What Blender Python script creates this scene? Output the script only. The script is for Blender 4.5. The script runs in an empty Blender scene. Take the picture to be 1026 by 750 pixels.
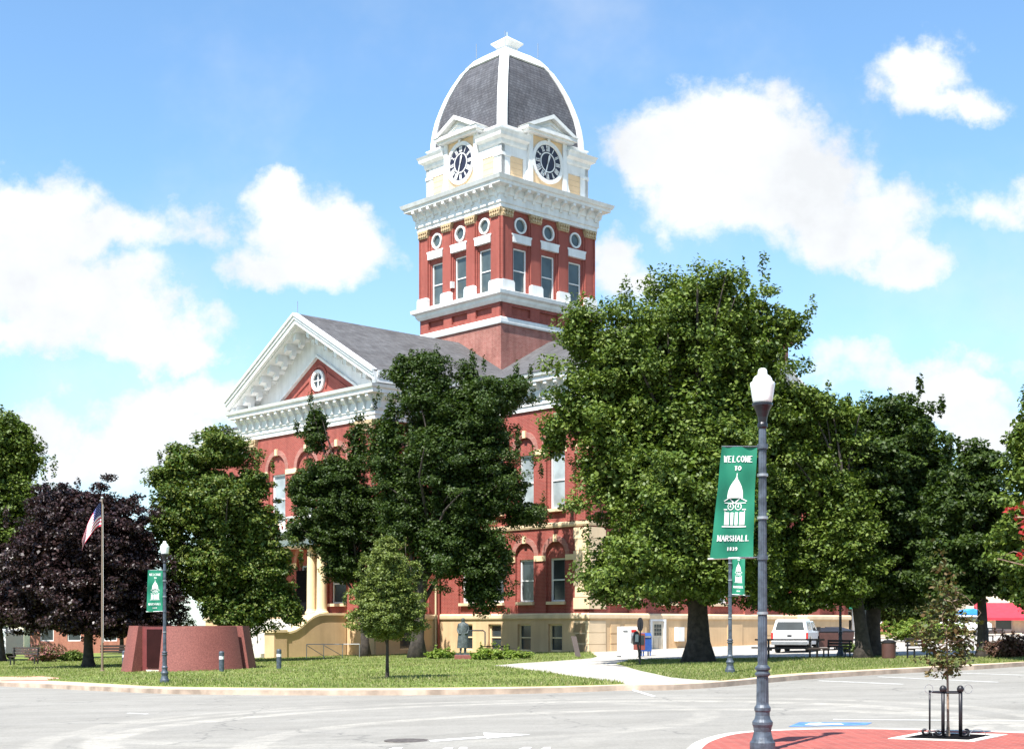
import bpy, bmesh, math, random
import numpy as np
from mathutils import Vector, Matrix
R = math.radians
C = bpy.context.scene.collection
scene = bpy.context.scene

# ------------------------------------------------------------------ camera, sky, sun, exposure
EYE = 1.6; F = 1417.0; CX = 513.0; HY = 627.0; TILT = 0.024
cam_d = bpy.data.cameras.new('camera'); cam = bpy.data.objects.new('camera', cam_d); C.objects.link(cam)
cam.location = (0, 0, EYE); cam.rotation_euler = (R(90), 0, 0)
cam_d.sensor_width = 36; cam_d.lens = F/1026*36; cam_d.shift_y = (HY-375)/1026; cam_d.clip_end = 5000
scene.camera = cam
SUN_EL = 57.0
SUN_H = Vector((-0.50, -0.866))                      # horizontal direction towards the sun
world = bpy.data.worlds.new('World'); scene.world = world; world.use_nodes = True
sun_d = bpy.data.lights.new('sun', 'SUN'); sun_d.energy = 5.0; sun_d.angle = R(0.5); sun_d.color = (1, 0.96, 0.90)
sun = bpy.data.objects.new('sun', sun_d); C.objects.link(sun)
to_sun = Vector((SUN_H.x*math.cos(R(SUN_EL)), SUN_H.y*math.cos(R(SUN_EL)), math.sin(R(SUN_EL))))
sun.rotation_euler = to_sun.to_track_quat('Z', 'Y').to_euler()
sun.location = to_sun*60
scene.view_settings.view_transform = 'Standard'; scene.view_settings.look = 'None'
scene.view_settings.exposure = 1.2; scene.view_settings.gamma = 1

def build_world():
    nt = world.node_tree; N = nt.nodes; L = nt.links; N.clear()
    out = N.new('ShaderNodeOutputWorld'); bg = N.new('ShaderNodeBackground'); L.new(bg.outputs[0], out.inputs[0])
    bg.inputs[1].default_value = 0.067
    sky = N.new('ShaderNodeTexSky'); sky.sky_type = 'NISHITA'; sky.sun_disc = False
    sky.sun_elevation = R(SUN_EL); sky.sun_rotation = math.atan2(SUN_H.x, SUN_H.y)
    sky.altitude = 200; sky.air_density = 1.0; sky.dust_density = 0.6; sky.ozone_density = 1.2
    tc = N.new('ShaderNodeTexCoord'); sep = N.new('ShaderNodeSeparateXYZ'); L.new(tc.outputs['Generated'], sep.inputs[0])
    def M(op, a, b=None, c=None):
        m = N.new('ShaderNodeMath'); m.operation = op
        for i, v in enumerate((a, b, c)):
            if v is None: continue
            if isinstance(v, (int, float)): m.inputs[i].default_value = v
            else: L.new(v, m.inputs[i])
        return m.outputs[0]
    ya = M('MAXIMUM', M('ABSOLUTE', sep.outputs[1]), 0.02)
    a = M('DIVIDE', sep.outputs[0], ya); b = M('DIVIDE', sep.outputs[2], ya)
    cmb = N.new('ShaderNodeCombineXYZ'); L.new(a, cmb.inputs[0]); L.new(b, cmb.inputs[1])
    def noise(scale, detail, rough, vec=None):
        n = N.new('ShaderNodeTexNoise'); n.inputs['Scale'].default_value = scale
        n.inputs['Detail'].default_value = detail; n.inputs['Roughness'].default_value = rough
        L.new(vec or cmb.outputs[0], n.inputs['Vector']); return n
    n1 = noise(12, 9, 0.62)
    v1 = N.new('ShaderNodeVectorMath'); v1.operation = 'SUBTRACT'; L.new(n1.outputs['Color'], v1.inputs[0]); v1.inputs[1].default_value = (.5, .5, .5)
    v2 = N.new('ShaderNodeVectorMath'); v2.operation = 'SCALE'; L.new(v1.outputs[0], v2.inputs[0]); v2.inputs['Scale'].default_value = 0.075
    v3 = N.new('ShaderNodeVectorMath'); v3.operation = 'ADD'; L.new(cmb.outputs[0], v3.inputs[0]); L.new(v2.outputs[0], v3.inputs[1])
    puffs = [(660,150,58,52,1),(705,135,62,50,1),(765,125,66,48,1),(720,180,84,56,1),(740,160,60,50,1),(790,185,100,62,1),(850,225,90,48,1),(915,260,55,28,.85),(638,160,32,36,.9),
             (300,215,66,42,1),(290,195,36,26,1),(335,245,60,40,1),(275,255,60,26,.8),(350,220,30,24,.9),
             (30,210,80,48,1),(85,235,75,34,.9),(0,260,95,60,1),(70,300,110,48,1),(140,325,95,40,1),(190,345,50,24,.8),(20,330,80,30,.75),(120,240,50,20,.6),
             (150,420,90,46,.75),(220,400,70,36,.7),(110,450,70,36,.75),(30,440,70,34,.7),(60,470,60,26,.7),(190,450,90,40,.6),
             (612,262,36,34,.85),(640,275,24,20,.6),
             (925,70,46,34,.8),(975,108,34,18,.7),(955,95,40,20,.6),
             (955,400,62,40,.85),(1000,430,60,40,.85),(980,385,50,20,.7),(900,385,40,22,.5),
             (985,215,40,18,.3),(1030,200,36,20,.45),(200,225,40,20,.4),(980,360,40,16,.4),(860,370,50,24,.45)]
    cur = None
    for (px, py, rx, ry, wt) in puffs:
        s = N.new('ShaderNodeVectorMath'); s.operation = 'SUBTRACT'; L.new(v3.outputs[0], s.inputs[0])
        s.inputs[1].default_value = ((px-CX)/F, (HY-py)/F, 0)
        m = N.new('ShaderNodeVectorMath'); m.operation = 'MULTIPLY'; L.new(s.outputs[0], m.inputs[0]); m.inputs[1].default_value = (F/rx, F/ry, 0)
        ln = N.new('ShaderNodeVectorMath'); ln.operation = 'LENGTH'; L.new(m.outputs[0], ln.inputs[0])
        v = M('MULTIPLY_ADD', ln.outputs['Value'], -wt, wt*1.05)
        if cur is None: cur = v
        else: cur = M('SMOOTH_MAX', cur, v, 0.15)
    n2 = noise(26, 9, 0.62)
    dens = M('ADD', cur, M('MULTIPLY_ADD', n2.outputs['Fac'], 1.5, -0.80))
    mr = N.new('ShaderNodeMapRange'); mr.interpolation_type = 'SMOOTHSTEP'; L.new(dens, mr.inputs[0])
    mr.inputs[1].default_value = -0.20; mr.inputs[2].default_value = 0.44
    # faint veil
    n3 = noise(3.2, 6, 0.6)
    veil = N.new('ShaderNodeMapRange'); veil.interpolation_type = 'SMOOTHSTEP'; L.new(n3.outputs['Fac'], veil.inputs[0])
    veil.inputs[1].default_value = 0.45; veil.inputs[2].default_value = 0.8; veil.inputs[4].default_value = 0.42
    low = N.new('ShaderNodeMapRange'); L.new(b, low.inputs[0]); low.inputs[1].default_value = 0.0; low.inputs[2].default_value = 0.33
    low.inputs[3].default_value = 0.22; low.inputs[4].default_value = 0.0
    mask = M('MAXIMUM', mr.outputs[0], M('ADD', veil.outputs[0], low.outputs[0]))
    up = M('GREATER_THAN', sep.outputs[2], 0.0)
    mask = M('MULTIPLY', mask, up)
    n4 = noise(11, 7, 0.6)
    br = N.new('ShaderNodeMapRange'); L.new(n4.outputs['Fac'], br.inputs[0]); br.inputs[1].default_value = .34; br.inputs[2].default_value = .58
    br.inputs[3].default_value = 6.1; br.inputs[4].default_value = 7.2
    cc = N.new('ShaderNodeVectorMath'); cc.operation = 'SCALE'; cc.inputs[0].default_value = (0.955, 0.985, 1.02); L.new(br.outputs[0], cc.inputs['Scale'])
    tint = N.new('ShaderNodeMix'); tint.data_type = 'RGBA'; tint.blend_type = 'MULTIPLY'; tint.inputs[0].default_value = 1
    L.new(sky.outputs[0], tint.inputs[6]); tint.inputs[7].default_value = (1.27, 1.57, 1.70, 1)
    mx = N.new('ShaderNodeMix'); mx.data_type = 'RGBA'; L.new(mask, mx.inputs[0]); L.new(tint.outputs[2], mx.inputs[6]); L.new(cc.outputs[0], mx.inputs[7])
    L.new(mx.outputs[2], bg.inputs[0])
build_world()

# ------------------------------------------------------------------ materials
def new_mat(name):
    m = bpy.data.materials.new(name); m.use_nodes = True
    nt = m.node_tree; bs = nt.nodes['Principled BSDF']
    return m, nt, nt.nodes, nt.links, bs
def obj_coords(N, L, scale=1.0):
    tc = N.new('ShaderNodeTexCoord'); return tc.outputs['Object']
def noise_node(N, L, vec, scale, detail=4, rough=.55):
    n = N.new('ShaderNodeTexNoise'); n.inputs['Scale'].default_value = scale; n.inputs['Detail'].default_value = detail
    n.inputs['Roughness'].default_value = rough
    if vec is not None: L.new(vec, n.inputs['Vector'])
    return n.outputs['Fac']
def ramp(N, L, fac, c0, c1, p0=.35, p1=.65):
    r = N.new('ShaderNodeValToRGB'); L.new(fac, r.inputs[0])
    r.color_ramp.elements[0].color = (*c0, 1); r.color_ramp.elements[1].color = (*c1, 1)
    r.color_ramp.elements[0].position = p0; r.color_ramp.elements[1].position = p1
    return r.outputs[0]
def mixc(N, L, fac, a, b, mode='MIX'):
    m = N.new('ShaderNodeMix'); m.data_type = 'RGBA'; m.blend_type = mode
    for i, v in ((0, fac), (6, a), (7, b)):
        if isinstance(v, (int, float)): m.inputs[i].default_value = v
        elif isinstance(v, tuple): m.inputs[i].default_value = (*v, 1)
        else: L.new(v, m.inputs[i])
    return m.outputs[2]
def bump(N, L, bs, h, strength=.3, dist=.02):
    b = N.new('ShaderNodeBump'); b.inputs['Strength'].default_value = strength; b.inputs['Distance'].default_value = dist
    L.new(h, b.inputs['Height']); L.new(b.outputs[0], bs.inputs['Normal'])
def streaks(N, L, vec):
    mp = N.new('ShaderNodeMapping'); L.new(vec, mp.inputs[0]); mp.inputs['Scale'].default_value = (2.2, 2.2, .16)
    return noise_node(N, L, mp.outputs[0], 1.0, 8, .68)
def simple(name, col, rough=.6, metal=0, var=.12, scale=3, bmp=0.0, spec=.5, bscale=None, grime=0):
    m, nt, N, L, bs = new_mat(name)
    v = obj_coords(N, L); f = noise_node(N, L, v, scale, 6)
    c0 = tuple(x*(1-var) for x in col); c1 = tuple(min(1, x*(1+var)) for x in col)
    cc = ramp(N, L, f, c0, c1)
    if grime: cc = mixc(N, L, grime, cc, ramp(N, L, streaks(N, L, v), (.52,.48,.42), (1,1,1), .36, .55), 'MULTIPLY')
    L.new(cc, bs.inputs['Base Color']); bs.inputs['Roughness'].default_value = rough
    bs.inputs['Metallic'].default_value = metal; bs.inputs['Specular IOR Level'].default_value = spec
    if bmp: bump(N, L, bs, noise_node(N, L, v, bscale or scale*6, 5), bmp)
    return m
def wall_vec(N, L):
    tc = N.new('ShaderNodeTexCoord'); s = N.new('ShaderNodeSeparateXYZ'); L.new(tc.outputs['Object'], s.inputs[0])
    a = N.new('ShaderNodeMath'); a.operation = 'ADD'; L.new(s.outputs[0], a.inputs[0]); L.new(s.outputs[1], a.inputs[1])
    c = N.new('ShaderNodeCombineXYZ'); L.new(a.outputs[0], c.inputs[0]); L.new(s.outputs[2], c.inputs[1])
    return c.outputs[0], tc.outputs['Object']
def brick_mat(name, c1, c2, mort, bw=.22, bh=.075, msz=.011, stain=(0.5, 0.5, 0.5), rough=.85, stain_amt=.18, bmp=.35):
    m, nt, N, L, bs = new_mat(name)
    v, o = wall_vec(N, L)
    b = N.new('ShaderNodeTexBrick'); L.new(v, b.inputs['Vector'])
    b.inputs['Color1'].default_value = (*c1, 1); b.inputs['Color2'].default_value = (*c2, 1); b.inputs['Mortar'].default_value = (*mort, 1)
    b.inputs['Scale'].default_value = 1; b.inputs['Brick Width'].default_value = bw; b.inputs['Row Height'].default_value = bh
    b.inputs['Mortar Size'].default_value = msz; b.inputs['Mortar Smooth'].default_value = .2; b.inputs['Bias'].default_value = 0
    n = noise_node(N, L, o, .55, 7, .62)
    n2 = noise_node(N, L, o, 4.5, 5, .6)
    c = mixc(N, L, stain_amt, b.outputs['Color'], ramp(N, L, n, (.35,.30,.28), (1,1,1), .3, .6), 'MULTIPLY')
    c = mixc(N, L, .22, c, ramp(N, L, n2, (.55,.5,.5), (1,1,1), .3, .7), 'MULTIPLY')
    st = streaks(N, L, o)
    c = mixc(N, L, .38, c, ramp(N, L, st, (.42,.36,.34), (1,1,1), .36, .56), 'MULTIPLY')
    L.new(c, bs.inputs['Base Color']); bs.inputs['Roughness'].default_value = rough
    bs.inputs['Specular IOR Level'].default_value = .25
    bump(N, L, bs, b.outputs['Fac'], -bmp, .01)
    return m
MAT = {}
MAT['brick'] = brick_mat('red painted brick', (.325,.062,.046), (.25,.045,.034), (.36,.16,.13))
MAT['brick_arch'] = brick_mat('arch brick', (.37,.15,.12), (.33,.125,.10), (.42,.26,.22), .10, .3, .012)
MAT['brick_weathered'] = brick_mat('weathered brick', (.30,.085,.066), (.36,.14,.11), (.40,.26,.22), stain_amt=.6)
MAT['brick_far'] = brick_mat('orange brick', (.40,.14,.085), (.34,.11,.07), (.38,.24,.19))
MAT['white'] = simple('white paint', (.69,.69,.68), .55, var=.07, scale=1.3, bmp=.05, grime=.24)
MAT['cream'] = simple('cream painted stone', (.70,.54,.32), .8, var=.08, scale=1.2, bmp=.15)
MAT['beige'] = simple('beige painted render', (.55,.375,.21), .85, var=.09, scale=.7, bmp=.12, grime=.22)
MAT['beige_trim'] = simple('light beige stone', (.66,.50,.32), .8, var=.09, scale=1.0, bmp=.12, grime=.22)
MAT['panel'] = simple('tan board', (.66,.46,.27), .7, var=.05, scale=2)
MAT['capital'] = simple('ochre capital', (.42,.31,.18), .7, var=.3, scale=9, bmp=1.0, bscale=14)
MAT['slate'] = brick_mat('slate shingles', (.082,.084,.096), (.122,.124,.138), (.04,.041,.048), .32, .2, .016, stain_amt=.35, rough=.7, bmp=.6)
MAT['roof'] = brick_mat('asphalt shingle roof', (.092,.092,.096), (.138,.138,.142), (.06,.06,.063), .45, .10, .012, stain_amt=.4, rough=.8)
MAT['dark_metal'] = simple('black iron', (.018,.017,.02), .45, .3)
MAT['lamp_paint'] = simple('blue grey lamp paint', (.058,.072,.092), .45, .15, var=.4, scale=11, bmp=.15)
MAT['lamp_black'] = simple('black lamp fitter', (.010,.010,.014), .35, .1)
MAT['steel'] = simple('grey metal', (.35,.36,.37), .4, .7)
MAT['pole'] = simple('weathered flagpole metal', (.22,.16,.115), .5, .4)
MAT['door'] = simple('grey beige door paint', (.52,.46,.36), .6)
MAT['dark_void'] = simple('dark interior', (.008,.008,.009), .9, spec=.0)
MAT['car_white'] = simple('white car paint', (.80,.80,.80), .25, var=.03)
MAT['rubber'] = simple('tyre rubber', (.02,.02,.02), .85)
MAT['red_lens'] = simple('red lens', (.45,.02,.02), .25)
MAT['brown_bin'] = simple('brown bin steel', (.075,.03,.024), .6)
MAT['blue_box'] = simple('blue box paint', (.02,.07,.26), .4)
MAT['green_cloth'] = simple('green banner cloth', (.004,.165,.092), .75, var=.1, scale=3)
MAT['print'] = simple('white banner print', (.78,.80,.76), .7, var=.02)
MAT['bronze'] = simple('weathered bronze', (.075,.09,.088), .6, .4, var=.4, scale=8, bmp=.4)
MAT['wood_dark'] = simple('dark bench wood', (.05,.035,.03), .7)
MAT['bark'] = simple('grey brown bark', (.042,.033,.027), .95, var=.45, scale=5, bmp=1.0, bscale=18)
MAT['bark_light'] = simple('young pale bark', (.24,.17,.12), .9, var=.4, scale=14, bmp=.5)
MAT['concrete'] = simple('pale concrete', (.52,.49,.43), .9, var=.10, scale=1.1, bmp=.2, bscale=30)
MAT['tan_walk'] = simple('tan concrete', (.48,.375,.26), .9, var=.18, scale=.8, bmp=.3, bscale=25)
MAT['kerb'] = simple('kerb stone', (.36,.275,.21), .9, var=.35, scale=1.5, bmp=.3)
MAT['gravel'] = simple('white gravel', (.36,.335,.295), .95, var=.35, scale=6, bmp=.8, bscale=20)
MAT['paint_line'] = simple('worn white road paint', (.62,.62,.60), .8, var=.2, scale=4)
MAT['blue_paint'] = simple('worn blue road paint', (.07,.17,.40), .8, var=.35, scale=5)
MAT['awning'] = simple('red awning', (.42,.02,.04), .7)
MAT['shop_cream'] = simple('cream facade', (.70,.62,.48), .85)
MAT['rust'] = simple('red brown steel', (.22,.05,.035), .6)
MAT['flag_red'] = simple('flag red', (.45,.02,.05), .8); MAT['flag_white'] = simple('flag white', (.78,.78,.8), .8); MAT['flag_blue'] = simple('flag blue', (.02,.03,.16), .8)
MAT['screen_blue'] = simple('blue tarpaulin', (.02,.22,.55), .6)
def clock_black():
    return simple('clock black', (.012,.012,.03), .5)
MAT['clock'] = clock_black()
def glass(name, col, rough=.08, stripes=False):
    m, nt, N, L, bs = new_mat(name)
    v = obj_coords(N, L); f = noise_node(N, L, v, .9, 3)
    L.new(ramp(N, L, f, tuple(x*.6 for x in col), col), bs.inputs['Base Color'])
    bs.inputs['Roughness'].default_value = rough; bs.inputs['Specular IOR Level'].default_value = .6
    return m
MAT['glass'] = glass('dark window glass', (.035,.045,.05), .12)
MAT['glass_blind'] = glass('window with pale blind', (.36,.41,.42), .3)
MAT['glass_tower'] = glass('tower louvre glass', (.075,.10,.10), .2)
def granite():
    m, nt, N, L, bs = new_mat('red granite')
    v = obj_coords(N, L); f = noise_node(N, L, v, 26, 3, .7); g = noise_node(N, L, v, 1.2, 5)
    c = ramp(N, L, f, (.14,.038,.030), (.245,.078,.062), .38, .62)
    c = mixc(N, L, .25, c, ramp(N, L, g, (.6,.55,.55), (1,1,1)), 'MULTIPLY')
    L.new(c, bs.inputs['Base Color']); bs.inputs['Roughness'].default_value = .7
    return m
MAT['granite'] = granite()
def globe():
    m, nt, N, L, bs = new_mat('milky lamp globe')
    bs.inputs['Base Color'].default_value = (.80,.82,.76,1); bs.inputs['Roughness'].default_value = .25
    bs.inputs['Subsurface Weight'].default_value = 0.0
    f = noise_node(N, L, obj_coords(N, L), 9, 3); L.new(ramp(N, L, f, (.66,.68,.60), (.84,.86,.82)), bs.inputs['Base Color'])
    return m
MAT['globe'] = globe()
def leaf_mat(name, cols, trans=.17, rough=.55):
    m, nt, N, L, bs = new_mat(name)
    g = N.new('ShaderNodeNewGeometry')
    r = N.new('ShaderNodeValToRGB'); L.new(g.outputs['Random Per Island'], r.inputs[0])
    el = r.color_ramp.elements
    while len(el) < len(cols): el.new(.5)
    for i, c in enumerate(cols):
        el[i].position = i/(len(cols)-1); el[i].color = (*c, 1)
    v = obj_coords(N, L); f = noise_node(N, L, v, .45, 4)
    c = mixc(N, L, .55, r.outputs[0], ramp(N, L, f, (.55,.62,.5), (1.0,1.0,1.0), .38, .62), 'MULTIPLY')
    L.new(c, bs.inputs['Base Color']); bs.inputs['Roughness'].default_value = rough; bs.inputs['Specular IOR Level'].default_value = .35
    tr = N.new('ShaderNodeBsdfTranslucent'); tc = mixc(N, L, 1.0, c, (1.2,1.3,.5), 'MULTIPLY'); L.new(tc, tr.inputs[0])
    mx = N.new('ShaderNodeMixShader'); mx.inputs[0].default_value = trans
    L.new(bs.outputs[0], mx.inputs[1]); L.new(tr.outputs[0], mx.inputs[2]); L.new(mx.outputs[0], N['Material Output'].inputs[0])
    return m
MAT['leaf_mid'] = leaf_mat('mid green leaves', [(.0567,.1012,.0114),(.0931,.1417,.0178),(.1376,.1781,.0275),(.0445,.0769,.0114)])
MAT['leaf_dark'] = leaf_mat('dark green leaves', [(.0222,.0459,.0074),(.0407,.0741,.0104),(.0630,.0963,.0163),(.0163,.0370,.0059)], .25)
MAT['leaf_deep'] = leaf_mat('deep green leaves', [(.0232,.0464,.0080),(.0431,.0763,.0119),(.0663,.0995,.0166),(.0199,.0398,.0066)], .28)
MAT['leaf_warm'] = leaf_mat('yellow green leaves', [(.042,.085,.011),(.072,.122,.017),(.145,.165,.026),(.034,.068,.009)])
MAT['leaf_light'] = leaf_mat('light olive leaves', [(.0933,.1348,.0249),(.1555,.1970,.0364),(.2074,.2385,.0622),(.0726,.1037,.0187)])
MAT['leaf_olive'] = leaf_mat('olive sapling leaves', [(.05,.075,.016),(.085,.11,.022),(.13,.12,.04),(.16,.09,.045)])
MAT['leaf_purple'] = leaf_mat('dark purple leaves', [(.0132,.0060,.0072),(.0288,.0132,.0144),(.0600,.0330,.0330),(.0090,.0048,.0054)], .12, .4)
MAT['leaf_red'] = leaf_mat('red autumn leaves', [(.30,.02,.02),(.42,.03,.03),(.22,.02,.015),(.12,.12,.02)])
MAT['leaf_rust'] = leaf_mat('purple brown shrub leaves', [(.11,.05,.04),(.16,.08,.06),(.08,.06,.03)])
MAT['leaf_pink'] = leaf_mat('pink blossom', [(.50,.16,.18),(.55,.25,.25),(.07,.11,.02),(.06,.10,.02)])
def grass_mat(name, c0, c1, c2):
    m, nt, N, L, bs = new_mat(name)
    v = obj_coords(N, L)
    mp = N.new('ShaderNodeMapping'); L.new(v, mp.inputs[0]); mp.inputs['Scale'].default_value = (1, .55, 1)
    a = noise_node(N, L, mp.outputs[0], .35, 6, .6); b = noise_node(N, L, v, 5, 6, .7); f = noise_node(N, L, v, 28, 3, .7)
    c = ramp(N, L, a, c0, c1, .35, .65); dry = noise_node(N, L, v, .16, 7, .65); c = mixc(N, L, ramp(N, L, dry, (0,0,0), (.75,.75,.75), .5, .68), c, (.27,.225,.105)); c = mixc(N, L, ramp(N, L, b, (0,0,0), (.8,.8,.8), .4, .7), c, c2)
    c = mixc(N, L, .6, c, ramp(N, L, f, (.45,.5,.4), (1,1,1), .3, .65), 'MULTIPLY')
    L.new(c, bs.inputs['Base Color']); bs.inputs['Roughness'].default_value = .95; bs.inputs['Specular IOR Level'].default_value = .1
    bump(N, L, bs, f, .8, .05)
    return m
MAT['grass'] = grass_mat('lawn', (.125,.19,.038), (.20,.265,.06), (.27,.28,.10))
MAT['blade'] = leaf_mat('grass blades', [(.11,.16,.035),(.19,.24,.055),(.27,.28,.10),(.34,.31,.16)], .3)
MAT['weed'] = leaf_mat('rank weeds', [(.12,.19,.03),(.20,.28,.05),(.30,.34,.08)], .35)

# ------------------------------------------------------------------ geometry helpers
def gz(x, off=0.0): return TILT*max(-40, min(40, x)) + off
def ground(px, py, off=0.13):
    Y = (EYE-off)/((py-HY)/F + TILT*(px-CX)/F)
    X = (px-CX)/F*Y
    return Vector((X, Y, gz(X, off)))
def on_ground(px, Y, off=0.13):
    X = (px-CX)/F*Y; return Vector((X, Y, gz(X, off)))

class MB:
    def __init__(s, xf=None): s.v = []; s.f = []; s.xf = xf or (lambda a, d, z: (a, d, z))
    def add(s, vs, fs):
        o = len(s.v); s.v += [tuple(s.xf(*p)) for p in vs]; s.f += [tuple(i+o for i in f) for f in fs]; return s
    def box(s, a0, a1, d0, d1, z0, z1):
        return s.add([(a0,d0,z0),(a1,d0,z0),(a1,d1,z0),(a0,d1,z0),(a0,d0,z1),(a1,d0,z1),(a1,d1,z1),(a0,d1,z1)],
                     [(3,2,1,0),(4,5,6,7),(0,1,5,4),(1,2,6,5),(2,3,7,6),(3,0,4,7)])
    def prism(s, poly, d0, d1):                       # poly in (a,z), extruded along d
        n = len(poly)
        return s.add([(a,d0,z) for a, z in poly]+[(a,d1,z) for a, z in poly],
                     [tuple(range(n)), tuple(range(2*n-1, n-1, -1))]+[(i, i+n, (i+1)%n+n, (i+1)%n) for i in range(n)])
    def prism_a(s, poly, a0, a1):                     # poly in (d,z), extruded along a
        n = len(poly)
        return s.add([(a0,d,z) for d, z in poly]+[(a1,d,z) for d, z in poly],
                     [tuple(range(n)), tuple(range(2*n-1, n-1, -1))]+[(i, i+n, (i+1)%n+n, (i+1)%n) for i in range(n)])
    def slab(s, poly, z0, z1):                        # poly in (a,d), extruded in z (numbers or per vertex functions)
        n = len(poly)
        return s.add([(a,d,z0) for a, d in poly]+[(a,d,z1) for a, d in poly],
                     [tuple(range(n)), tuple(range(2*n-1, n-1, -1))]+[(i, i+n, (i+1)%n+n, (i+1)%n) for i in range(n)])
    def ring(s, ac, zc, r0, r1, d0, d1, t0=0, t1=math.pi*2, n=24):
        full = abs(t1-t0-2*math.pi) < 1e-6
        for i in range(n):
            A = t0+(t1-t0)*i/n; B = t0+(t1-t0)*(i+1)/n
            ps = [(ac+r0*math.cos(A), zc+r0*math.sin(A)), (ac+r1*math.cos(A), zc+r1*math.sin(A)),
                  (ac+r1*math.cos(B), zc+r1*math.sin(B)), (ac+r0*math.cos(B), zc+r0*math.sin(B))]
            if r0 <= 0: ps = ps[1:3]+[(ac, zc)]
            s.prism(ps, d0, d1)
        return s
    def disc(s, ac, zc, r, d0, d1, n=28):
        return s.prism([(ac+r*math.cos(2*math.pi*i/n), zc+r*math.sin(2*math.pi*i/n)) for i in range(n)], d0, d1)
    def lathe(s, prof, n=20, c=(0, 0), flutes=0, fd=0):
        vs = []; 
        for (r, z) in prof:
            for i in range(n):
                rr = r*(1-(fd if (flutes and i % 2) else 0))
                t = 2*math.pi*i/n; vs.append((c[0]+rr*math.cos(t), c[1]+rr*math.sin(t), z))
        fs = []
        for k in range(len(prof)-1):
            for i in range(n):
                j = (i+1) % n; fs.append((k*n+i, k*n+j, (k+1)*n+j, (k+1)*n+i))
        fs.append(tuple(range(n-1, -1, -1))); fs.append(tuple((len(prof)-1)*n+i for i in range(n)))
        return s.add(vs, fs)
    def tube(s, pts, rads, n=8):
        pts = [Vector(p) for p in pts]; 
        if isinstance(rads, (int, float)): rads = [rads]*len(pts)
        vs = []; up = Vector((0, 0, 1)); prev = None
        for i, p in enumerate(pts):
            d = (pts[min(i+1, len(pts)-1)]-pts[max(i-1, 0)]).normalized()
            if prev is None:
                x = d.cross(up if abs(d.z) < .95 else Vector((1, 0, 0))).normalized()
            else:
                x = (prev-d*prev.dot(d)).normalized()
            prev = x; y = d.cross(x)
            for k in range(n):
                t = 2*math.pi*k/n; q = p+(x*math.cos(t)+y*math.sin(t))*rads[i]; vs.append(tuple(q))
        fs = []
        for i in range(len(pts)-1):
            for k in range(n):
                j = (k+1) % n; fs.append((i*n+k, i*n+j, (i+1)*n+j, (i+1)*n+k))
        fs.append(tuple(range(n-1, -1, -1))); fs.append(tuple((len(pts)-1)*n+k for k in range(n)))
        return s.add(vs, fs)
    def sweep(s, path, prof, closed=True):            # path in (x,y), outward = right-hand side of travel, prof in (d,z) closed loop
        n = len(path); m = len(prof); vs = []
        P = [Vector(p) for p in path]
        for i in range(n):
            def nrm(a, b):
                d = (b-a).normalized(); return Vector((-d.y, d.x))
            if closed or (0 < i < n-1):
                n0 = nrm(P[i-1], P[i]); n1 = nrm(P[i], P[(i+1) % n])
                mt = (n0+n1)/(1+n0.dot(n1))
            else: mt = nrm(P[0], P[1]) if i == 0 else nrm(P[-2], P[-1])
            for (d, z) in prof: q = P[i]+mt*d; vs.append((q.x, q.y, z))
        fs = []
        for i in range(n if closed else n-1):
            j = (i+1) % n
            for k in range(m):
                l = (k+1) % m; fs.append((i*m+k, j*m+k, j*m+l, i*m+l))
        if not closed: fs.append(tuple(range(m))); fs.append(tuple((n-1)*m+k for k in range(m-1, -1, -1)))
        return s.add(vs, fs)
    def build(s, name, mat, parent=None, smooth=False, bevel=0, kind=None, sub=0):
        me = bpy.data.meshes.new(name); me.from_pydata(s.v, [], s.f)
        bm = bmesh.new(); bm.from_mesh(me); bmesh.ops.recalc_face_normals(bm, faces=bm.faces)
        bm.to_mesh(me); bm.free()
        me.materials.append(mat)
        if smooth: me.polygons.foreach_set('use_smooth', [True]*len(me.polygons))
        o = bpy.data.objects.new(name, me); C.objects.link(o)
        if bevel:
            b = o.modifiers.new('bevel', 'BEVEL'); b.width = bevel; b.segments = 2; b.limit_method = 'ANGLE'
        if sub:
            b = o.modifiers.new('subsurf', 'SUBSURF'); b.levels = sub; b.render_levels = sub
        if parent: o.parent = parent
        if kind: o['kind'] = kind
        return o
def tag(o, label, cat, group=None):
    o['label'] = label; o['category'] = cat
    if group: o['group'] = group
    return o
def thing(name, label, cat, loc=(0, 0, 0), rz=0, group=None):
    o = bpy.data.objects.new(name, None); C.objects.link(o); o.location = loc; o.rotation_euler = (0, 0, rz)
    o.empty_display_size = .3
    return tag(o, label, cat, group)
def copy_thing(root, loc, rz, label):
    def cp(o, parent):
        c = o.copy(); C.objects.link(c); c.parent = parent
        for ch in [x for x in bpy.data.objects if x.parent == o]: cp(ch, c)
        return c
    r = cp(root, None); r.location = loc; r.rotation_euler = (0, 0, rz); r['label'] = label
    return r

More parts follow.
